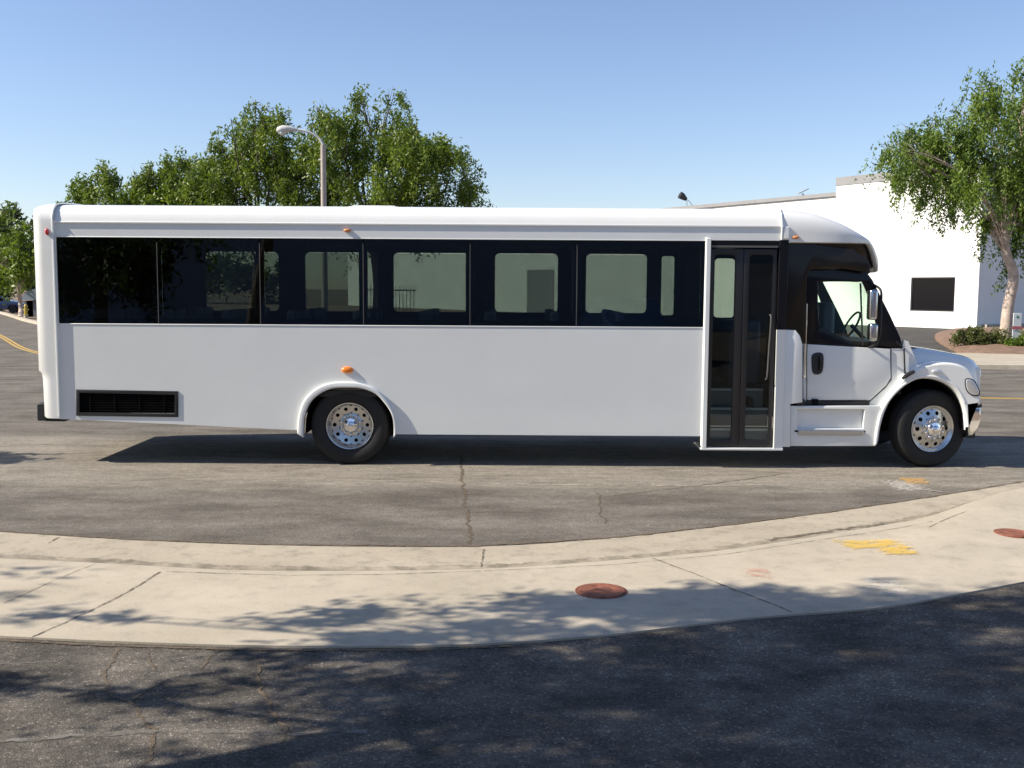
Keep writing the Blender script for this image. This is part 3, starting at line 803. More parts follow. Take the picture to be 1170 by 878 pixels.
# building behind the photographer (seen mirrored in the windows)
M['office'] = mat('office_painted_shade', (.26, .32, .44), .8)  # bluish shade of a white wall put into the colour for navy reflections
root = empty('office_building', (-4, -34, 0)); tag(root, 'long office building behind the photographer, bluish shade put into its colour, mirrored in the bus windows', 'building')
mb = MB(); mb.box(-60, 50, -60, -32, -.1, 7.5); mb.build('wall', M['office'], root)
mb = MB(); mb.box(-60.1, 50.1, -60.1, -31.9, 7.502, 7.9); mb.build('coping', M['coping'], root)

# ------------------------------------------------------------------ street lamp
lp = atY(370, 240, 39); lx = lp.x
root = empty('street_lamp', (lx, 39, 0)); tag(root, 'tall street lamp with curved arm in front of the trees', 'street lamp')
zt = atY(370, 166, 39).z
mb = MB(); mb.tube([(lx,39,-.05),(lx,39,.3),(lx,39,.32),(lx,39,zt)], [.2,.2,.13,.095], 14)
mb.tube([(lx,39,zt-.02),(lx,39,zt+.04)], [.06,.05], 12); mb.build('pole', M['pole'], root)
mb = MB(); ap = catmull([tuple(atY(a, b, 39)) for a, b in ((370,168),(366,160),(357,153),(346,149.5),(336,148))], 5); mb.tube(ap, [.055]*6 + [.04]*(len(ap)-6), 8)
mb.tube([atY(370,183,39) - Vector((.2,0,0)), atY(370,183,39)], .04, 6); mb.build('arm', M['lamp_head'], root)
mb = MB(); hp = [atY(a, b, 39) for a, b in ((340,148),(336,148),(330,147.5),(323,148),(318,149),(316,150))]
mb.tube(hp, [.035,.07,.12,.155,.12,.03], 12); hd = mb.build('lamp_head', M['lamp_head'], root)
mb = MB(); mb.tube([atY(328,150,39), atY(322,152,39), atY(318,151.5,39)], [.06,.13,.05], 10); mb.build('lens', M['lens'], hd)

# ------------------------------------------------------------------ far left: cars, shed, hydrant
def car(label, x, y, rz, m, group='cars parked at the far left'):
    root = empty('parked_car', (x, y, 0)); tag(root, label, 'car', group)
    Lx = 2.25
    prof = [(-2.2,.35),(-2.25,.7),(-2.1,.92),(-1.6,.98),(-1.1,1.38),(-.4,1.46),(.4,1.42),(1.0,1.02),(1.9,.88),(2.2,.68),(2.22,.35),(1.75,.3),(1.6,.6),(1.3,.68),(1.0,.6),(.9,.3),(-.95,.3),(-1.1,.6),(-1.35,.68),(-1.65,.6),(-1.8,.3)]
    o = plate('body', [(x + a, b) for a, b in prof], [], y - .85, 1.7, m, root, .08)
    o = plate('side_window', [(x + a, b) for a, b in [(-1.4,1.0),(-1.0,1.32),(-.4,1.38),(.35,1.34),(.85,1.02)]], [], y - .87, .03, M['bldg_dark'], root)
    for wx in (-1.38, 1.3):
        for sy in (-1, 1):
            mb = MB(); mb.lathe([(-.1,.001),(-.1,.2),(-.11,.3),(-.08,.33),(.08,.33),(.11,.3),(.1,.001)], 20, (x + wx, y + sy*.78, .33)); mb.build('wheel', M['rubber'], root)
    root.rotation_euler.z = rz
    return root
p = atZ(-6, 353.5, 0); car('white car parked at the far left edge under the dark tree', p.x, min(p.y, 125), R(20), M['carpaint'])
p = atZ(-2, 357.5, 0); car('dark blue car parked low at the far left edge', p.x, p.y, R(15), M['carblue'])
p = atZ(33, 361.5, 0)
root = empty('shed', (p.x, p.y, 0)); tag(root, 'small shed with blue grey sloping roof, left of the bus tail', 'shed')
q = [atY(24,343,p.y), atY(44,343,p.y), atY(44,330,p.y), atY(34,333,p.y)]
plate('roof', [(v.x, v.z) for v in q], [], p.y - .5, 5, M['shed_roof'], root)
z0 = q[0].z - .05
mb = MB(); mb.box(q[0].x + .3, q[0].x + .9, p.y, p.y + 3, -.05, z0); mb.box(q[1].x - .9, q[1].x + 2, p.y, p.y + 3, -.05, z0); mb.box(q[0].x + .3, q[1].x + 2, p.y + 3.1, p.y + 3.4, -.05, z0); mb.build('wall', M['shed_wall'], root)
p = atZ(30, 366, 0)
root = empty('fire_hydrant', (p.x, p.y, 0)); tag(root, 'tall yellow hydrant post on pale base beside the far kerb', 'hydrant')
mb = MB(); mb.lathe([(-.05,.13),(.35,.13),(.35,.001)], 14, p, axis='z'); mb.build('base', M['concrete'], root)
mb = MB(); mb.lathe([(.35,.14),(.4,.14),(.41,.10),(.9,.10),(.92,.13),(1.0,.11),(1.08,.05),(1.1,.001)], 14, p, axis='z'); mb.tube([p + Vector((-.2,0,.72)), p + Vector((.2,0,.72))], .05, 10); mb.build('barrel', M['hydrant'], root)
# far tree mass
root = empty('far_trees', (-75, 140, 0))
bl = []
for k in range(40):
    xx = -135 + k*2.6; bl.append(((xx + random.uniform(-2,2), 150 + random.uniform(-6,6), random.uniform(2.0, 5.5)), (4.0,3.5,3.4), 40))
o = leaves_mesh('far_tree_belt', bl, .45, 20, M['leaf_c'], root, .5, 1.2)
o.parent = None; o.location = root.location; bpy.data.objects.remove(root); o["kind"] = "stuff"

# ================================================================== THE BUS
D = 13.3; YF = 15.8; YC = 14.55
ZW1, ZW0 = 2.945, 1.84           # window band
ZRAIL = 3.135
XR = P(65, 400, D)[0]            # rear seam
XD0, XD1 = P(806, 400, D)[0], P(890, 400, D)[0]   # door opening
XJ = P(893, 260, D)[0]
XS0 = XR
bus = empty('shuttle_bus', (0, YC, 0))
tag(bus, 'long white shuttle bus with black tinted window band, parked side-on across the street', 'bus')

def X(px, Y=D, py=440): return atY(px, py, Y).x
ZSK = P(620, 497.5, D)[1]; ZSR = P(65, 479, D)[1]; ZSA = P(345, 492, D)[1]
# --- near side wall
arch_in = poly_px(catmull([(347,500),(347.5,484),(349,474),(355,460),(366,450),(380,444),(396,443),(413,444),(429,450),(439,460),(447,472),(450,484.5),(450,500)], 4), D)
arch_out = poly_px(catmull([(340,495),(341,482),(343,470),(349,456),(361.5,444),(378,437.5),(396,436.5),(411,437.5),(427,443),(439,453),(448,467),(452,482),(453,496)], 4), D)
arch_low = [(x, min(z, 9)) for x, z in arch_in]
arch_low[0] = (arch_low[0][0], ZSA); arch_low[-1] = (arch_low[-1][0], ZSK)
wall = [(XR, ZSR), (XR + .35, ZSR - .01)] + arch_low + [(XD0 - .0, ZSK), (XD0, ZRAIL), (XR, ZRAIL)]
band_hole = [(XR + .04, ZW0), (XD0 - .03, ZW0), (XD0 - .03, ZW1), (XR + .04, ZW1)]
vent = [P(a, b, D) for a, b in ((89,473.5),(202,475),(202,449),(89,447))]
plate('side_wall', wall, [band_hole, vent], D, .05, M['white'], bus)
# vent grille
vg = plate('vent_grille', [(x + dx, z + dz) for (x, z), dx, dz in zip(vent, (-.02,.02,.02,-.02), (-.02,-.02,.02,.02))], [[(x + dx, z + dz) for (x, z), dx, dz in zip(vent, (.025,-.025,-.025,.025), (.025,.025,-.025,-.025))]], D - .012, .02, M['black'], bus, .004, 1)
vx0, vx1 = vent[0][0], vent[1][0]; vz0, vz1 = vent[0][1], vent[3][1]
mb = MB(); mb.box(vx0 - .01, vx1 + .01, D + .055, D + .07, vz0 - .01, vz1 + .01)
for k in range(9):
    z = vz0 + .02 + k * (vz1 - vz0 - .04) / 8
    mb.add([(vx0, D+.005, z), (vx1, D+.005, z), (vx1, D+.05, z+.012), (vx0, D+.05, z+.012), (vx0, D+.008, z-.005), (vx1, D+.008, z-.005)], [(0,1,2,3),(4,5,1,0)])
for k in range(4):
    x = vx0 + (vx1-vx0)*(k+.5)/4; mb.box(x-.004, x+.004, D+.0, D+.012, vz0, vz1)
mb.build('louvre', M['chassis'], vg)
mb = MB()
for k in range(0):
    x = vx0 + .15 + (vx1-vx0-.2)*k/22 + random.uniform(-.02,.02)
    if random.random() < .8: mb.box(x, x + random.uniform(.015,.05), D-.004, D+.03, vz0+.01, vz0+.022+random.random()*.01)
mb.box(vx0 + .18, vx1 - .03, D - .004, D + .03, vz0 + .008, vz0 + .02); mb.build('sill', M['glint_pale'], vg)  # light strip painted in for the glints along the grille bottom
# window panes
dv = [X(180,D,320), X(297,D,320), X(415,D,320), X(537,D,320), X(659,D,320)]
xs = [XR + .04] + dv + [XD0 - .03]
for i in range(6):
    a, b = xs[i] + .006, xs[i+1] - .006
    q = rrect(a, b, ZW0 + .006, ZW1 - .006, .02, 2)
    inner = rrect(a + .05, b - .05, ZW0 + .07, ZW1 - .09, .06)
    fr = plate('window', q, [inner], D + .004, .022, M['black_gloss'], bus)
    plate('pane', rrect(a, b, ZW0 + .006, ZW1 - .006, .01, 1), [], D - .001, .004, M['tint'], fr)
for x in dv:
    mb = MB(); mb.box(x - .0045, x + .0045, D - .004, D + .02, ZW0, ZW1 - .06); mb.build('window_divider', M['joint'], bus)
# drip rail and belt
mb = MB()
mb.box(XR, XJ, D - .016, D + .02, ZRAIL - .012, ZRAIL + .012); mb.box(XR + .02, XD0 - .02, D - .006, D + .01, ZW1 + .001, ZW1 + .012)
mb.box(XR + .02, XD0 - .02, D - .006, D + .01, ZW0 - .014, ZW0 - .001)
mb.build('drip_rail', M['white'], bus, bevel=.005)
# roof
prof = [(-.008, ZRAIL + .012), (.004, ZRAIL + .05), (.022, ZRAIL + .10), (.055, ZRAIL + .155), (.11, ZRAIL + .20), (.19, ZRAIL + .228), (.32, ZRAIL + .245), (.65, ZRAIL + .262), (1.25, ZRAIL + .272)]
def cross(x, inset=0, dz=0):
    L_ = [(x, D + a + inset, z + dz) for a, z in prof]; Rr = [(x, YF - a - inset, z + dz) for a, z in prof[::-1][1:]]
    return L_ + Rr
mb = MB(); mb.grid([cross(XR + (XJ - XR)*k/12) for k in range(13)]); mb.build('roof', M['white_cap'], bus, 50)
# far wall
fx = [(-4.69,-3.57), (-3.17,-2.05), (-1.82,-.67), (-.27,.69), (1.12,2.05)]
plate('far_wall', [(XR, .6), (XJ, .6), (XJ, ZRAIL), (XR, ZRAIL)], [rrect(a, b, 1.96, 2.855, .07) for a, b in fx] + [rrect(2.27, 2.47, 1.93, 2.83, .04), rrect(3.08, 3.40, 1.9, 2.8, .06)], YF - .05, .05, M['inner_dark'], bus)
fg = MB(); fg.box(XR + .5, 3.44, YF - .028, YF - .022, 1.85, 2.85); fg.build('far_window', M['far_glass'], bus)
# far outer skin
mb = MB(); mb.box(XR, XJ, YF, YF + .01, .45, 1.8); mb.box(XR, XJ, YF, YF + .01, 2.9, ZRAIL); mb.build('far_panel', M['white'], bus)
# rear closure wall, floor, ceiling liner, bulkhead
mb = MB(); mb.box(XR + .01, XR + .055, D + .03, YF - .03, .7, ZRAIL + .1); mb.box(XR + .06, XD0 - .02, D + .055, YF - .055, .90, .98)
mb.box(XR + .06, XJ, D + .1, YF - .1, ZRAIL - .03, ZRAIL + .02); mb.build('floor', M['inner_dark'], bus)
mb = MB(); mb.box(XR + .055, XD0 - .01, D + .055, D + .07, .99, ZW0 - .02); mb.build('inner_panel', M['inner'], bus)
# --- rear cap (rounded corners in plan)
def capmesh(name, plan, zb, zt, mat_, hprof, spine, parent=bus, smooth=50):
    rows = []
    for q, h in hprof:
        row = []
        for (x, y, ins) in plan:
            s_ = spine(x, y)
            px_ = x + (s_[0] - x) * q; py_ = y + (s_[1] - y) * q
            row.append((px_, py_, zb(x, y) + (zt(x, y, q) - zb(x, y)) * h))
        rows.append(row)
    mb = MB(); mb.grid(rows); return mb.build(name, mat_, parent, smooth, fixn=False)
XRE = X(42.5, D + .15, 330)
def rear_plan(ins, x0):
    pts = [(x0, D - .02 + ins*.0)]
    r = .17; xe = XRE + ins
    for k in range(9):
        t = R(90 * k/8); pts.append((xe + r - r*math.sin(t), D - .02 + r - r*math.cos(t)))
    pts += [(xe - .02, D + .6), (xe - .03, YC), (xe - .02, YF - .6)]
    for k in range(9):
        t = R(90 - 90*k/8); pts.append((xe + r - r*math.sin(t), YF + .02 - r + r*math.cos(t)))
    pts.append((x0, YF + .02)); return pts
rows = []
for z, ins, x0 in ((.60,.07,XR+.012),(.62,.055,XR+.012),(1.1,.05,XR+.012),(1.19,.035,XR+.012),(1.22,.0,XR+.012),(3.10,.0,XR+.012)):
    rows.append([(x, y, z) for x, y in rear_plan(ins, x0)])
top_plan = rear_plan(0, XR + .012)
for k, (a, z) in enumerate(prof):
    aa = a + .0
    row = []
    for x, y in top_plan:
        yy = min(max(y, D - .02 + aa), YF + .02 - aa); xx = max(x, XRE + min(aa, .25)*.9)
        row.append((xx, yy, z + .012))
    rows.append(row)
mb = MB(); mb.grid(rows); mb.build('rear_cap', M['white_cap'], bus, 60)
mb = MB(); xx = XR + .012   # raised lip along the seam
mb.box(xx - .012, xx + .012, D - .032, D + .02, .62, ZRAIL + .02); mb.build('seam_strip', M['white'], bus, bevel=.005)
mb = MB(); lip = [(xx, D - .026 + a, z + .018) for a, z in prof]; mb.tube(lip, .012, 6); mb.build('seam_lip', M['white'], bus)
# rear bumper stub and mud flap
mb = MB(); bx0, bz1 = P(43, 460, D + .2); bx0 += .03; bz0 = P(46, 480, D + .2)[1]
mb.box(bx0, bx0 + .12, D + .1, YF - .1, bz0, bz1); mb.box(bx0 + .1, bx0 + .36, D + .12, D + .6, bz0 - .01, bz0 + .08); mb.build('rear_bumper', M['black'], bus, bevel=.015)
# roof hatch
mb = MB(); xa, xb = X(398, 13.9, 236), X(455, 13.9, 236)
mb.box(xa, xb, 13.9, 14.7, ZRAIL + .2, ZRAIL + .272); mb.box(xa + .05, xb - .05, 13.95, 14.65, ZRAIL + .272, ZRAIL + .288); mb.build('roof_hatch', M['white_cap'], bus, bevel=.03)
# marker lights
def marker(px, py, m, w_=.075, h_=.035, Y=D, nm='marker_light'):
    x, z = P(px, py, Y); mb = MB()
    n_ = 12; vs = []
    for q, yy in ((1, 0), (1, -.012), (.8, -.028), (.45, -.036), (.02, -.038)):
        for k in range(n_): vs.append((x + q*w_*math.cos(math.tau*k/n_), Y + yy, z + q*h_*math.sin(math.tau*k/n_)))
    fs = [(i*n_+k, i*n_+(k+1) % n_, (i+1)*n_+(k+1) % n_, (i+1)*n_+k) for i in range(4) for k in range(n_)]
    mb.add(vs, fs); o = mb.build(nm, m, bus, 60, fixn=True)
marker(397, 263.5, M['marker'], .05, .024); marker(397, 423, M['amber'], .08, .045); marker(909, 271.5, M['marker'], .05, .024, D); marker(54, 265, M['red'], .022, .045, D - .02)
# rear arch flare
arch_loop = arch_out + arch_in[::-1]
plate('wheel_arch_flare', arch_loop, [], D - .05, .12, M['white'], bus, .02, 3)
# wheel house (dark)
def wheelhouse(xc, zc, r, y0, y1, parent=bus):
    mb = MB(); rows = []
    for y in (y0, y1): rows.append([(xc + r*math.cos(R(a)), y, zc + r*math.sin(R(a))) for a in range(-20, 201, 10)])
    mb.grid(rows); b = len(mb.v); mb.add([(xc + r*math.cos(R(a)), y1, zc + r*math.sin(R(a))) for a in range(-20, 201, 10)], [tuple(range(23))])
    return mb.build('wheel_housing', M['chassis'], parent)
def liner(pts, xc, y0, y1):
    q = [(xc + (x - xc)*.975, .5 + (z - .5)*.975) for x, z in pts]
    mb = MB(); mb.grid([[(x, y0, z) for x, z in q], [(x, y1, z) for x, z in q]]); mb.add([(x, y1, z) for x, z in q], [tuple(range(len(q)))])
    return mb.build('wheel_housing', M['chassis'], bus)
XW = X(398.5, D, 489); XFW = X(1066, D + .06, 490); WR = .514
liner(arch_in[1:-1], XW, D + .03, D + .7); wheelhouse(XW, .55, .62, YF - .05, YF - .9)
# --- wheels
def hole_ring(mb, r0, r1, rc, rh, y0, y1, depth, nh=10, n=20, mi=0):
    """ring face with nh round hand holes between r0 (at y0) and r1 (at y1)."""
    def pt(r, a):
        t = (r - r0)/(r1 - r0); return (r*math.cos(a), y0 + (y1 - y0)*t, r*math.sin(a))
    for h in range(nh):
        ac = math.tau*h/nh; da = math.pi/nh
        inn = []; out = []
        for k in range(n):
            t = math.tau*k/n
            cx, cy = rc + rh*math.cos(t), rh*math.sin(t)/rc
            inn.append(pt(cx, ac + cy))
            c_, s_ = math.cos(t), math.sin(t); m_ = max(abs(c_), abs(s_)); ux, uy = c_/m_, s_/m_
            rr = rc + ux*((r1 - rc) if ux > 0 else (rc - r0)); out.append(pt(rr, ac + uy*da))
        deep = [(x, y + depth, z) for x, y, z in inn]
        vs = out + inn + deep
        fs = [(k, (k+1) % n, n + (k+1) % n, n + k) for k in range(n)] + [(n+k, n + (k+1) % n, 2*n + (k+1) % n, 2*n + k) for k in range(n)]
        mb.add(vs, fs, mi)
def wheel(loc, face, front=True, rz=0, flip=False):
    wh = empty('wheel', loc, bus)
    wh.rotation_euler.z = rz + (math.pi if flip else 0)
    wh.scale = (1.038, 1, 1.038)
    wh_loc = world_loc(wh)
    def off(mb):
        return mb
    w2 = .135
    def tyre(yc, nm='tyre'):
        mb = MB()
        pr = [(-w2+.03,.285),(-w2+.012,.31),(-w2,.36),(-w2-.004,.41),(-w2+.006,.455),(-w2+.02,.478),(-w2+.04,.490)]
        grooves = [(-.075,.4945),(-.07,.483),(-.058,.483),(-.053,.495),(-.022,.496),(-.018,.484),(-.006,.484),(-.002,.496)]
        half = pr + grooves
        full = half + [(-a, r) for a, r in half[::-1]]
        mb.lathe([(a + yc, r) for a, r in full], 64)
        mb.v = [(x + wh_loc.x, y + wh_loc.y, z + wh_loc.z) for x, y, z in mb.v]
        mb.build(nm, M['rubber'], wh, 35, fixn=True)
    tyre(0)
    if not front: tyre(.33)
    mb = MB()
    if front:
        mb.lathe([(.10,.27),(-.09,.27),(-.118,.288),(-.128,.300),(-.132,.296),(-.128,.284),(-.112,.272),(-.10,.262),(-.095,.250)], 64)
        hole_ring(mb, .150, .250, .205, .026, -.128, -.095, .03)
        mb.lathe([(-.128,.150),(-.136,.140),(-.140,.128)], 64)
        mb.lathe([(-.139,.128),(-.139,.001)], 64); cy = -.139; lug_r = .122
    else:
        mb.lathe([(.10,.27),(-.09,.27),(-.118,.288),(-.128,.300),(-.132,.296),(-.128,.284),(-.10,.27),(-.03,.262),(-.01,.250)], 64)
        hole_ring(mb, .150, .250, .208, .024, .015, -.01, .03)
        mb.lathe([(.015,.150),(.008,.140),(.006,.10),(.006,.001)], 64); cy = .006; lug_r = .124
    mb.v = [(x + wh_loc.x, y + wh_loc.y, z + wh_loc.z) for x, y, z in mb.v]
    mb.build('rim', M['alu'], wh, 40, fixn=True)
    mb = MB(); dk = .0 if front else .06
    mb.lathe([(cy + .06, .262), (cy + .06, .001)], 40)
    mb.v = [(x + wh_loc.x, y + wh_loc.y, z + wh_loc.z) for x, y, z in mb.v]
    mb.build('brake_drum', M['chassis'], wh, 40)
    mb = MB()
    for k in range(10):
        a = math.tau*(k+.5)/10; x, z = lug_r*math.cos(a), lug_r*math.sin(a)
        mb.lathe([(cy + .002,.017),(cy-.028,.016),(cy-.036,.012),(cy-.038,.001)], 10, (x, 0, z))
    mb.lathe([(cy + .002,.100),(cy-.03,.097),(cy-.045,.085),(cy-.052,.05),(cy-.085,.045),(cy-.092,.035),(cy-.094,.001)], 32)
    mb.v = [(x + wh_loc.x, y + wh_loc.y, z + wh_loc.z) for x, y, z in mb.v]
    mb.build('hub', M['chrome'], wh, 35, fixn=True)
wheel((XW, D + .19, WR), -1, False); wheel((XW, YF - .19, WR), 1, False, 0, True)
wheel((XFW, D + .26, WR), -1, True, R(12)); wheel((XFW, YF - .26, WR), 1, True, R(12), True)
# --- underbody
mb = MB()
for y in (14.1, 15.0): mb.box(XR + .3, X(1090, 14), y - .04, y + .04, .60, .84)
for k in range(12): mb.box(XR + .5 + k*.85, XR + .58 + k*.85, D + .1, YF - .1, .80, .90)
mb.tube([(XW, D + .3, WR), (XW, YF - .3, WR)], .09, 10); mb.tube([(XFW, D + .4, WR), (XFW, YF - .4, WR)], .06, 10)
mb.box(-1.0, .8, 13.7, 15.3, .5, .80); mb.box(1.2, 2.2, D + .3, D + .9, .5, .8); mb.tube([(-2, YC, .55), (3.5, YC, .6)], .06, 8)
mb.build('chassis', M['chassis'], bus)
# --- seats inside (dark shapes behind the glass)
def seat(x, y):
    mb = MB(); mb.box(x, x + .45, y, y + .95, 1.36, 1.48); mb.box(x - .12, x, y, y + .45, 1.38, 2.02); mb.box(x - .12, x, y + .5, y + .95, 1.38, 2.02); mb.box(x + .1, x + .16, y + .3, y + .36, .98, 1.36)
    mb.build('passenger_seat', M['seat'], bus, bevel=.04)
for k in range(9):
    for y in (D + .12, YF - 1.08): seat(XR + .5 + k*.86, y)
mb = MB(); mb.box(XD0 - .12, XD0 - .06, D + .1, D + 1.0, .98, 1.75); mb.build('modesty_panel', M['inner'], bus)

# --- passenger door
ZD0 = P(850, 511, D)[1]; ZD1 = P(850, 284, D)[1]
YD = D - .02
# frame: two bright posts, header, sill
def post(nm, px0t, px1t, py0, py1, y0, y1, m):
    x0, x1 = X(px0t, y0, (py0+py1)/2), X(px1t, y0, (py0+py1)/2); z0, z1 = P(px0t, py1, y0)[1], P(px0t, py0, y0)[1]
    mb = MB(); mb.box(x0, x1, y0, y1, z0, z1); return mb.build(nm, m, bus, bevel=.008)
YP = D - .035
XA0, XA1 = X(804.0, YP, 440), X(808.5, YP, 440)
mb = MB(); mb.add([(XA0 - .02, D-.001, ZD0+.02), (XA0, YP, ZD0 - .01), (XA1, YP, ZD0 - .01), (XA1, D + .04, ZD0 - .01), (XA0 - .015, D-.001, ZD1 + .14), (XA0, YP, ZD1 + .12), (XA1, YP, ZD1 + .12), (XA1, D + .04, ZD1 + .12)],
       [(0,1,2,3),(4,7,6,5),(0,4,5,1),(1,5,6,2),(2,6,7,3),(3,7,4,0)]); mb.build('door_post', M['white'], bus, fixn=True, smooth=0)
XB0, XB1 = X(886.5, YP, 440), X(897, YP, 440)
ZB = P(890, 377, D)[1]
mb = MB(); mb.add([(XB0, YP, ZD0 - .01), (XB1, D - .001, ZD0 - .01), (XB1, D + .05, ZD0 - .01), (XB0, D + .05, ZD0 - .01), (XB0 , YP, ZB), (XB1, D - .001, ZB), (XB1, D + .05, ZB), (XB0, D + .05, ZB)],
       [(0,1,2,3),(4,7,6,5),(0,4,5,1),(1,5,6,2),(2,6,7,3),(3,7,4,0)]); mb.build('door_post', M['white'], bus, fixn=True, smooth=0)
mb = MB(); mb.box(XB0, XB1, YP + .02, D + .05, ZB + .001, ZW1 + .02); mb.build('upper_door_post', M['black_gloss'], bus, bevel=.006)
xq = X(890, D, 262); mb = MB(); mb.box(XB0 + .04, XB1 + .0, D - .03, D + .02, ZW1 + .03, ZRAIL + .0); mb.build('seam_rib', M['white'], bus, bevel=.012)
mb = MB(); mb.box(XA0 - .02, XB1, YP, D + .5, ZD0 - .04, ZD0 - .011); mb.build('door_sill', M['white'], bus, bevel=.006)
mb = MB(); mb.box(XA1, XB0, D, D + .1, ZD1 + .001, ZW1 + .01); mb.build('door_header', M['black_gloss'], bus)
mb = MB(); mb.box(XA1 + .01, XB0 - .02, D - .022, D - .001, ZD1 + .01, ZD1 + .035); mb.build('header_strip', M['joint'], bus)
mb = MB(); mb.box(XD0 - .0, XJ, D, D + .05, ZW1 + .011, ZRAIL - .012); mb.build('header_panel', M['white'], bus)
xm = X(847.5, D, 400)
def leaf_door(x0, x1, g0, g1, handle=False):
    gz1, gz0 = P(850, 291, D)[1], P(850, 503, D)[1]
    o = plate('door_leaf', [(x0, ZD0 + .01), (x1, ZD0 + .01), (x1, ZD1 - .01), (x0, ZD1 - .01)], [rrect(g0, g1, gz0, gz1, .05)], D + .02, .035, M['door_black'], bus, .002, 1)
    plate('pane', rrect(g0 - .01, g1 + .01, gz0 - .01, gz1 + .01, .05), [], D + .03, .004, M['door_glass'], o)
    if handle:
        hx = X(880, D - .03, 395); z0_, z1_ = P(880, 434, D - .03)[1], P(880, 360, D - .03)[1]
        mb = MB(); mb.tube(catmull([(hx, D + .04, z1_), (hx - .0, D - .035, z1_ - .05), (hx - .015, D - .035, (z0_ + z1_)/2), (hx - .03, D - .035, z0_ + .05), (hx - .03, D + .04, z0_)], 5), .010, 8); mb.build('handle', M['joint'], o)
leaf_door(XA1 + .01, xm - .004, X(814, D, 400), X(838, D, 400)); leaf_door(xm + .004, XB0 - .02, X(854, D, 400), X(881, D, 400), True)
# steps inside
yst = D + .12
for k, (z, yy) in enumerate(((.50, .12), (.74, .42), (.97, .72))):
    mb = MB(); mb.box(XA1 - .01, XB0 + .02, D + yy, D + yy + .32, z - .24, z - .012, 0); mb.box(XA1 - .01, XB0 + .02, D + yy - .006, D + yy + .04, z - .022, z + .004, 1)
    mb.build('step', [M['step'], M['bldg']], bus)
mb = MB(); mb.box(XA1 - .06, XA1 - .03, D + .1, YF - 1.0, .44, ZRAIL); mb.build('door_partition', M['inner_dark'], bus)
mb = MB(); mb.box(XA1, XB0 + .3, D + 1.08, YF - .06, .90, .97); mb.build('aisle_floor', M['inner_dark'], bus)
mb = MB(); mb.box(X(846, 14.6, 350), X(925, 14.6, 350), 14.6, 14.66, .98, 2.7); mb.build('driver_partition', M['wood'], bus, bevel=.01)
mb = MB(); mb.box(XA1 + .5, XA1 + .95, 14.4, 15.0, .98, 1.9); mb.build('dash_console', M['seat'], bus, bevel=.05)

# --- panel between door and cab
ZWH = ZD0 + .01
x897, x918 = XB1 + .001, X(918, D, 440)
plate('front_pillar', [(x897, P(900,511,D)[1]), (P(903,511,D)[0], P(900,511,D)[1]), (P(903,462,D)[0], P(903,462,D)[1]), (P(917,460,D)[0], P(917,460,D)[1]), (P(917,394,D)[0], P(917,394,D)[1]), (P(914,388,D)[0], P(914,384,D)[1]), (P(909,378,D)[0], P(909,377.5,D)[1]), (x897, ZB)], [], D + .002, .08, M['white'], bus, .006, 2)
# black painted side of the cap
bp = [(893.5,377),(909,377),(914,384),(917,393),(921,393),(922,318),(926,308),(950,305),(989,311),(995,306),(990,296),(975,285),(930,279),(893.5,278)]
plate('black_side_panel', [P(a, b, D + .03) for a, b in bp], [], D + .03, .06, M['visor_black'], bus, .01, 2)

# --- front roof cap
Lx = 1.49; xs_ = XJ
zts = [(0, .272), (.25, .215), (.5, .11), (.7, 0.0), (.85, -.13), (1, -.26)]
def zt_side(s): return ZRAIL + float(np.interp(s, [a for a, _ in zts], [b for _, b in zts]))
def front_plan(n=40, e=.52):
    pts = []
    for k in range(n + 1):
        t = -90 + 180*k/n; c = math.cos(R(t)); s_ = math.sin(R(t))
        x = xs_ + Lx * (abs(c) ** e if c > 1e-9 else 0); y = YC + 1.26 * math.copysign(abs(s_) ** e, s_)
        pts.append((x, y))
    return pts
def cap_z(x, y):
    s = (x - xs_)/Lx
    top = ZRAIL + .272 - .05*s - .58*s**2.1         # top centre line
    bot = ZW1 - .006 - .36 * sx((s - .78)/.2)
    return bot, top
rows = []
hp = [(0, 0), (0, .3), (.0, .44), (.008, .56), (.02, .68), (.05, .80), (.10, .885), (.18, .94), (.32, .975), (.6, .995), (1, 1)]
fp_ = []
base_plan = front_plan(44)
# straight rear portion then nose
for q, h in hp:
    row = []
    for (x, y) in base_plan:
        s = (x - xs_)/Lx
        cx = min(x, xs_ + Lx*.25) ; cy = YC
        xx = x + (cx - x)*q; yy = y + (cy - y)*q
        ss = (xx - xs_)/Lx
        b, _ = cap_z(x, y); _, tp = cap_z(xx, y)
        # side height falls with s as well
        zz = b + (tp - b)*h
        row.append((xx, yy, zz))
    rows.append(row)
mb = MB(); mb.grid(rows); mb.build('front_cap', M['white_cap'], bus, 60)
# lower lip (inner return) and underside of the cap
rows = []
for ins, dz in ((0, 0), (.02, -.012), (.045, .0), (.06, .06)):
    row = []
    for (x, y) in base_plan:
        b, _ = cap_z(x, y); r_ = Vector((x - xs_, y - YC)); 
        xx = x - ins * (1 if x > xs_ + .3 else 0); yy = y + ins * (1 if y < YC else -1)
        row.append((xx, yy, b + dz))
    rows.append(row)
mb = MB(); mb.grid(rows); mb.build('cap_lip', M['white_cap'], bus, 60)
mb = MB()
rows = []
for ins, z in ((.055, None), (.07, 2.62), (.12, 2.585), (.6, 2.57)):
    row = []
    for (x, y) in base_plan:
        b, _ = cap_z(x, y)
        xx = max(xs_, x - ins * (1 if x > xs_ + .2 else 0)); yy = y + (ins if y < YC else -ins)
        row.append((xx, yy, (b + .04) if z is None else z))
    rows.append(row)
mb.grid(rows); mb.build('visor', M['visor_black'], bus, 60)
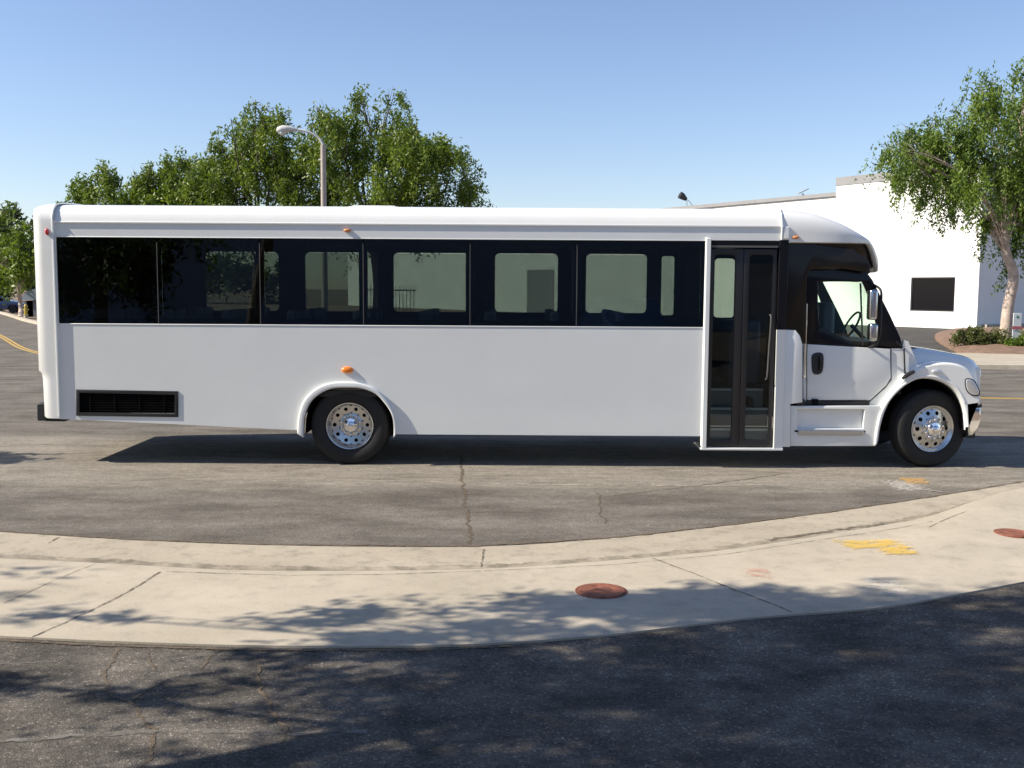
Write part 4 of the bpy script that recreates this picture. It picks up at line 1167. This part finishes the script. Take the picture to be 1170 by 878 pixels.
mb = MB(); xx = XJ; lip = [(xx, D - .018 + a, z + .012) for a, z in prof]; mb.tube([(xx, D - .018, ZW1 + .02)] + lip + [(xx, YF + .018 - a, z + .012) for a, z in prof[::-1]], .012, 6); mb.build('front_seam_lip', M['white'], bus)

# --- cab
Yc = D + .14; YcF = YF - .14
win = poly_px(catmull([(935,327),(938,322.5),(978,322.5),(988,327),(1002,372),(1002.5,394),(998,399),(988,398),(945,377),(936,369)], 4, True), Yc)
upper = poly_px([(920,392.5),(920,318),(925,308),(950,303),(988,308),(997,320),(1017,360),(1029,386),(1031.5,398)], Yc)
cab_up = plate('cab_upper_side', upper, [win], Yc, .05, M['black_gloss'], bus, .008, 2)
wg = plate('cab_window', poly_px(catmull([(934,325),(938,321.5),(978,321.5),(989,326),(1003,372),(1003.5,395),(998,400),(987,399),(944,378),(935,370)], 4, True), Yc), [], Yc + .018, .004, M['cab_glass'], bus)
plate('cab_upper_side', [(x, z) for x, z in upper], [win], YcF - .05, .05, M['black'], bus)
plate('cab_window', win, [], YcF - .03, .004, M['cab_glass'], bus)
mb = MB(); a_, b_ = atY(983.5, 324, Yc), atY(986, 397, Yc); mb.tube([(a_.x, Yc + .012, a_.z), (b_.x, Yc + .012, b_.z)], .012, 6); mb.build('window_bar', M['black'], cab_up)
# roof of cab, windshield, bonnet cowl
zr = P(950, 304, Yc)[1]
ws_t, ws_b = atY(996, 318, Yc), atY(1029, 386, Yc)
mb = MB(); mb.box(X(922, Yc, 310), ws_t.x, Yc + .05, YcF - .05, zr - .1, zr - .03); mb.build('cab_roof', M['black'], bus, bevel=.02)
rows = []
for t in np.linspace(0, 1, 9):
    bul = .16 * math.sin(math.pi*t); y = Yc + .04 + (YcF - Yc - .08)*t
    rows.append([(ws_t.x - .02 + bul*.5, y, ws_t.z), (ws_t.x*.5 + ws_b.x*.5 + bul, y, ws_t.z*.5 + ws_b.z*.5 + .01), (ws_b.x + bul*1.4, y, ws_b.z)])
mb = MB(); mb.grid(rows); mb.build('windscreen', M['cab_glass'], bus, 80)
# door and lower cab side
door_poly = poly_px([(922.5,393.5),(1017,399),(1017.5,432),(1012,441),(994,457.5),(922.5,457.5)], Yc)
dr = plate('cab_door', door_poly, [], Yc - .006, .05, M['white'], bus, .006, 2)
hx, hz = P(934, 415.5, Yc)
plate('door_handle', catmull([(hx - .075, hz + .11), (hx - .0, hz + .145), (hx + .065, hz + .12), (hx + .075, hz), (hx + .06, hz - .11), (hx, hz - .145), (hx - .06, hz - .12), (hx - .08, hz)], 4, True), [], Yc - .022, .03, M['black'], dr, .006, 2)
mb = MB(); mb.tube([(hx + .02, Yc - .035, hz + .09), (hx + .02, Yc - .045, hz), (hx + .02, Yc - .035, hz - .09)], .014, 8); mb.build('latch', M['black_gloss'], dr)
plate('cab_side', poly_px([(918,392),(921.5,392),(921.5,460),(994,460),(1013,443),(1019.5,434),(1019,399),(1031,399),(1033,389),(1038,390),(1050,420),(1030,440),(1012,462),(1003,500),(918,500)], Yc), [], Yc + .01, .06, M['white'], bus)
mb = MB(); mb.box(X(905, Yc + .1, 450), X(1030, Yc + .1, 450), Yc + .07, YcF, .95, 1.02); mb.box(ws_b.x - .55, ws_b.x - .08, Yc + .08, YcF - .08, .9, ws_b.z - .06); mb.build('dashboard', M['black'], bus, bevel=.03)
plate('cab_far_side', poly_px([(905,392),(1031,399),(1038,390),(1050,420),(1003,500),(905,500)], Yc), [], YcF - .06, .06, M['white'], bus)
# steering wheel, driver seat (seen through the window)
mb = MB(); sc0 = Vector((X(975, 15.0, 375), 15.1, P(975, 372, 15.0)[1])); ring = []
for k in range(25):
    a = math.tau*k/24; ring.append(sc0 + Vector((math.cos(a)*.10, math.sin(a)*.22, math.cos(a)*.19)))
mb.tube(ring, .016, 6, cap=False); mb.tube([sc0, sc0 + Vector((.25, 0, -.25))], .03, 8); mb.build('steering_wheel', M['black'], bus)
mb = MB(); sxp = X(940, 15.0, 380); mb.box(sxp - .1, sxp + .12, 14.8, 15.35, 1.3, 2.15); mb.box(sxp - .05, sxp + .5, 14.8, 15.35, 1.25, 1.4); mb.build('cab_seat', M['seat'], bus, bevel=.06)
# grab handle
gx = X(920, Yc - .06, 390); g0, g1 = P(920, 431, Yc - .06)[1], P(920, 346, Yc - .06)[1]
mb = MB(); mb.tube(catmull([(gx, Yc + .02, g1 - .02), (gx, Yc - .05, g1 - .02), (gx, Yc - .06, g1 - .1), (gx, Yc - .06, g0 + .1), (gx, Yc - .05, g0), (gx, Yc + .02, g0)], 5), .018, 10); mb.build('grab_handle', M['chrome'], bus)
# fuel/air cap, sill strips, step fairing
mb = MB(); fx_, fz_ = P(914, 459, Yc - .05); mb.lathe([(0,.06),(-.06,.058),(-.075,.045),(-.078,.001)], 16, (fx_, Yc - .03, fz_)); mb.box(fx_ - .06, fx_ + .03, Yc - .07, Yc, fz_ - .02, fz_ + .09); mb.build('air_cleaner_plug', M['black'], bus, bevel=.01, fixn=True)
s0, s1 = P(917, 461, Yc)[0], P(993, 461, Yc)[0]; sz = P(950, 461, Yc)[1]
mb = MB(); mb.box(s0, s1, Yc - .03, Yc + .02, sz - .022, sz + .03); mb.build('door_sill_strip', M['black'], bus, bevel=.01)
mb = MB(); mb.box(s0 + .02, s1 - .06, Yc - .05, Yc - .0, sz - .055, sz - .026); mb.build('sill_trim', M['chrome'], bus, bevel=.008)
Ys = D + .05
fair = poly_px([(903,464),(1006,464),(1006,474),(1001,510),(903,510)], Ys)
cut = poly_px([(911,490),(986,490),(988,468),(911,468)], Ys)
cut2 = poly_px([(911,499),(985,499),(985,494.5),(911,494.5)], Ys)
sf = plate('step_fairing', fair, [cut], Ys, .05, M['white'], bus, .01, 2)
mb = MB(); cx0, cz0 = P(908, 493, Ys); cx1, cz1 = P(990, 466, Ys); mb.box(cx0, cx1, Ys + .06, Ys + .09, cz0, cz1); mb.box(cx0, cx1, Ys + .0, Ys + .06, cz0 - .01, cz0 + .015); mb.build('step_recess', M['white'], bus)
tx0, tz0 = P(912, 497, Ys - .02); tx1, tz1 = P(987, 492, Ys - .02)
mb = MB(); mb.box(tx0, tx1, Ys - .03, Ys - .004, tz0, tz1); mb.build('step_tread', M['steel'], bus, bevel=.008)

# --- fender
fo = [(999,510),(1002,490),(1007,472),(1015,455),(1027,439),(1040,427),(1056,418),(1074,414.5),(1092,415.5),(1104,420),(1112,428),(1118,440),(1121,452),(1121,463)]
fi = [(1104,492),(1103,478),(1100,463),(1090,446),(1074,436),(1055,433),(1038,438),(1023,451),(1012,468),(1007,485),(1004,505)]
fpoly = poly_px(catmull(fo, 3) + [(1106,465)] + catmull(fi, 3), D + .02)
plate('fender', fpoly, [], D + .02, .42, M['white'], bus, .035, 5)
plate('fender', [(x, z) for x, z in fpoly], [], YF - .44, .42, M['white'], bus, .055, 3)
liner(poly_px(catmull(fi, 3), D + .02)[::-1], XFW, D + .085, D + .75); wheelhouse(XFW, .52, .63, YF - .14, YF - .75)
# arch lip
mb = MB(); lipc = [(*a, ) for a in poly_px(catmull([(1001,508),(1004,488),(1009,470),(1020,452.5),(1036,438),(1054,430.5),(1075,432.5),(1093,443),(1103,460)], 4), D + .01)]
mb.tube([(x, D + .035, z) for x, z in lipc], .022, 8); mb.build('fender_lip', M['white'], bus, 80)
# --- bonnet (lofted)
xh0 = X(1033, D + .3, 400); xh1 = X(1119, 13.9, 430)
rows = []
for t in np.linspace(0, 1, 13):
    x = xh0 + (xh1 - xh0 + .16) * t
    wd = 1.02 - .22*t - .10*max(0, t - .8)*5*max(0, t-.8)*5*.5
    zt_ = 1.60 - .10*t - .12*t*t - (.10*((t-.85)/.15)**2 if t > .85 else 0)
    row = []
    for f_, dz in ((-1.0, .40), (-1.0, .30), (-.985, .17), (-.95, .09), (-.86, .035), (-.6, .008), (-.3, .0), (0, 0), (.3, 0), (.6, .008), (.86, .035), (.95, .09), (.985, .17), (1.0, .30), (1.0, .40)):
        row.append((x - (.22*f_*f_*t*t), YC + f_*wd, zt_ - dz))
    rows.append(row)
# rounded nose
last = rows[-1]
for k, (dx, sh_) in enumerate(((.03, .98), (.045, .93))):
    rows.append([(x + dx, YC + (y - YC)*sh_, z - .02*(k+1) if z > 1.1 else z) for x, y, z in last])
mb = MB(); mb.grid(rows); bn = mb.build('bonnet', M['white'], bus, 60)
nose = rows[-1]
mb = MB(); xg = nose[7][0] - .02
mb.box(xg - .2, xg - .06, YC - .42, YC + .42, .72, 1.18); mb.build('grille', M['chrome'], bus, bevel=.03)
mb = MB(); mb.box(xg - .5, xg - .21, YC - .75, YC + .75, .62, 1.3); mb.build('front_panel', M['white'], bus, bevel=.02)
# bonnet seam + latch
mb = MB(); mb.tube([atY(1035, 391, D + .33), atY(1033, 400, Yc - .01), atY(1033.5, 414, Yc - .01), atY(1034, 427, Yc - .01)], .010, 6); mb.build('bonnet_seam', M['black'], bus)
mb = MB(); mb.tube([atY(1031, 433, D - .0), atY(1037, 428, D - .0), atY(1045, 424.5, D - .01)], [.02,.03,.022], 8); mb.build('bonnet_latch', M['black'], bus)
# side lamp, headlight
marker(1069.5, 424.5, M['lens'], .065, .032, D + .03, 'side_lamp')
hlp = poly_px(catmull([(1102,434),(1109,434),(1114,440),(1117,450),(1109,451),(1103,445)], 4, True), D + .06)
hb = plate('headlight', hlp, [], D + .005, .3, M['lens'], bus, .015, 3)
plate('headlight', [(x, z) for x, z in hlp], [], YF - .31, .3, M['lens'], bus, .03, 3)
plate('headlight_bezel', poly_px(catmull([(1101.3,433.2),(1109.5,433.2),(1115,439.7),(1118,451),(1109,452),(1102.3,445.5)], 4, True), D + .06), [], D + .013, .05, M['black'], bus)
# bumper
bpoly = poly_px([(1105,466),(1121,464),(1120.5,480),(1118,490),(1111,498),(1106,498)], D + .1)
plate('front_bumper', bpoly, [], D + .08, 2.34, M['chrome'], bus, .03, 3)
plate('bumper_cap', poly_px([(1104,464),(1121,461.5),(1121,465.5),(1104,468)], D + .08), [], D + .06, 2.38, M['black'], bus)
mb = MB(); bx_, bz_ = P(1102, 500, D + .2); mb.box(bx_, bx_ + .12, D + .15, YF - .15, bz_ - .0, bz_ + .12); mb.build('air_dam', M['black'], bus, bevel=.01)
# mirror
Ym = D - .1
def mbox(nm, px0, px1, py0, py1, m, bev=.035, y0=Ym, dy=.14, parent=bus):
    x0, z1 = P(px0, py0, y0); x1, z0 = P(px1, py1, y0); mb = MB(); mb.box(x0, x1, y0, y0 + dy, z0, z1); return mb.build(nm, m, parent, bevel=bev, segs=4)
mir = mbox('mirror', 994.5, 1003, 331, 366, M['mirror'], .035)
mbox('convex_mirror', 994.5, 1003.5, 370, 390, M['mirror'], .035, parent=mir)
mb = MB(); ax_, az_ = P(1003, 348, Ym + .1)
mb.tube(catmull([(ax_ - .0, Yc + .02, P(1004,326,Yc)[1]), (ax_ + .03, Ym + .1, P(1004,332,Ym)[1]), (ax_ + .035, Ym + .08, az_), (ax_ + .03, Ym + .1, P(1004,388,Ym)[1]), (ax_ - .05, Yc + .02, P(1000,398,Yc)[1])], 5), .016, 8); mb.build('mirror_arm', M['black'], mir)
mb = MB(); mb.tube([atY(1024, 391, Yc - .01), atY(1030, 396, Yc - .01), atY(1046, 398, D + .5)], .012, 6); mb.build('wiper', M['black'], bus)

# iron fence beyond the road, seen through the bus windows
root = empty('iron_fence', (-2, 46, 0)); tag(root, 'dark iron picket fence beyond the road, glimpsed through the middle bus windows', 'fence')
mb = MB()
for k in range(14): mb.box(-6.5 + k*.16, -6.475 + k*.16, 46, 46.025, .0, 2.45)
mb.build('pickets', M['black'], root)["kind"] = "stuff"
for z in (.3, 2.2):
    mb = MB(); mb.box(-6.6, -4.3, 46.03, 46.07, z, z + .05); mb.build('rail', M['black'], root)

# dark van parked behind the photographer, mirrored in the last window
root = car('dark van parked behind the photographer, mirrored in the front side window', 3.6, -6.2, 0, M['carblue'], None)
root.scale = (1.0, 1.15, 1.42); root.rotation_euler.z = R(80)
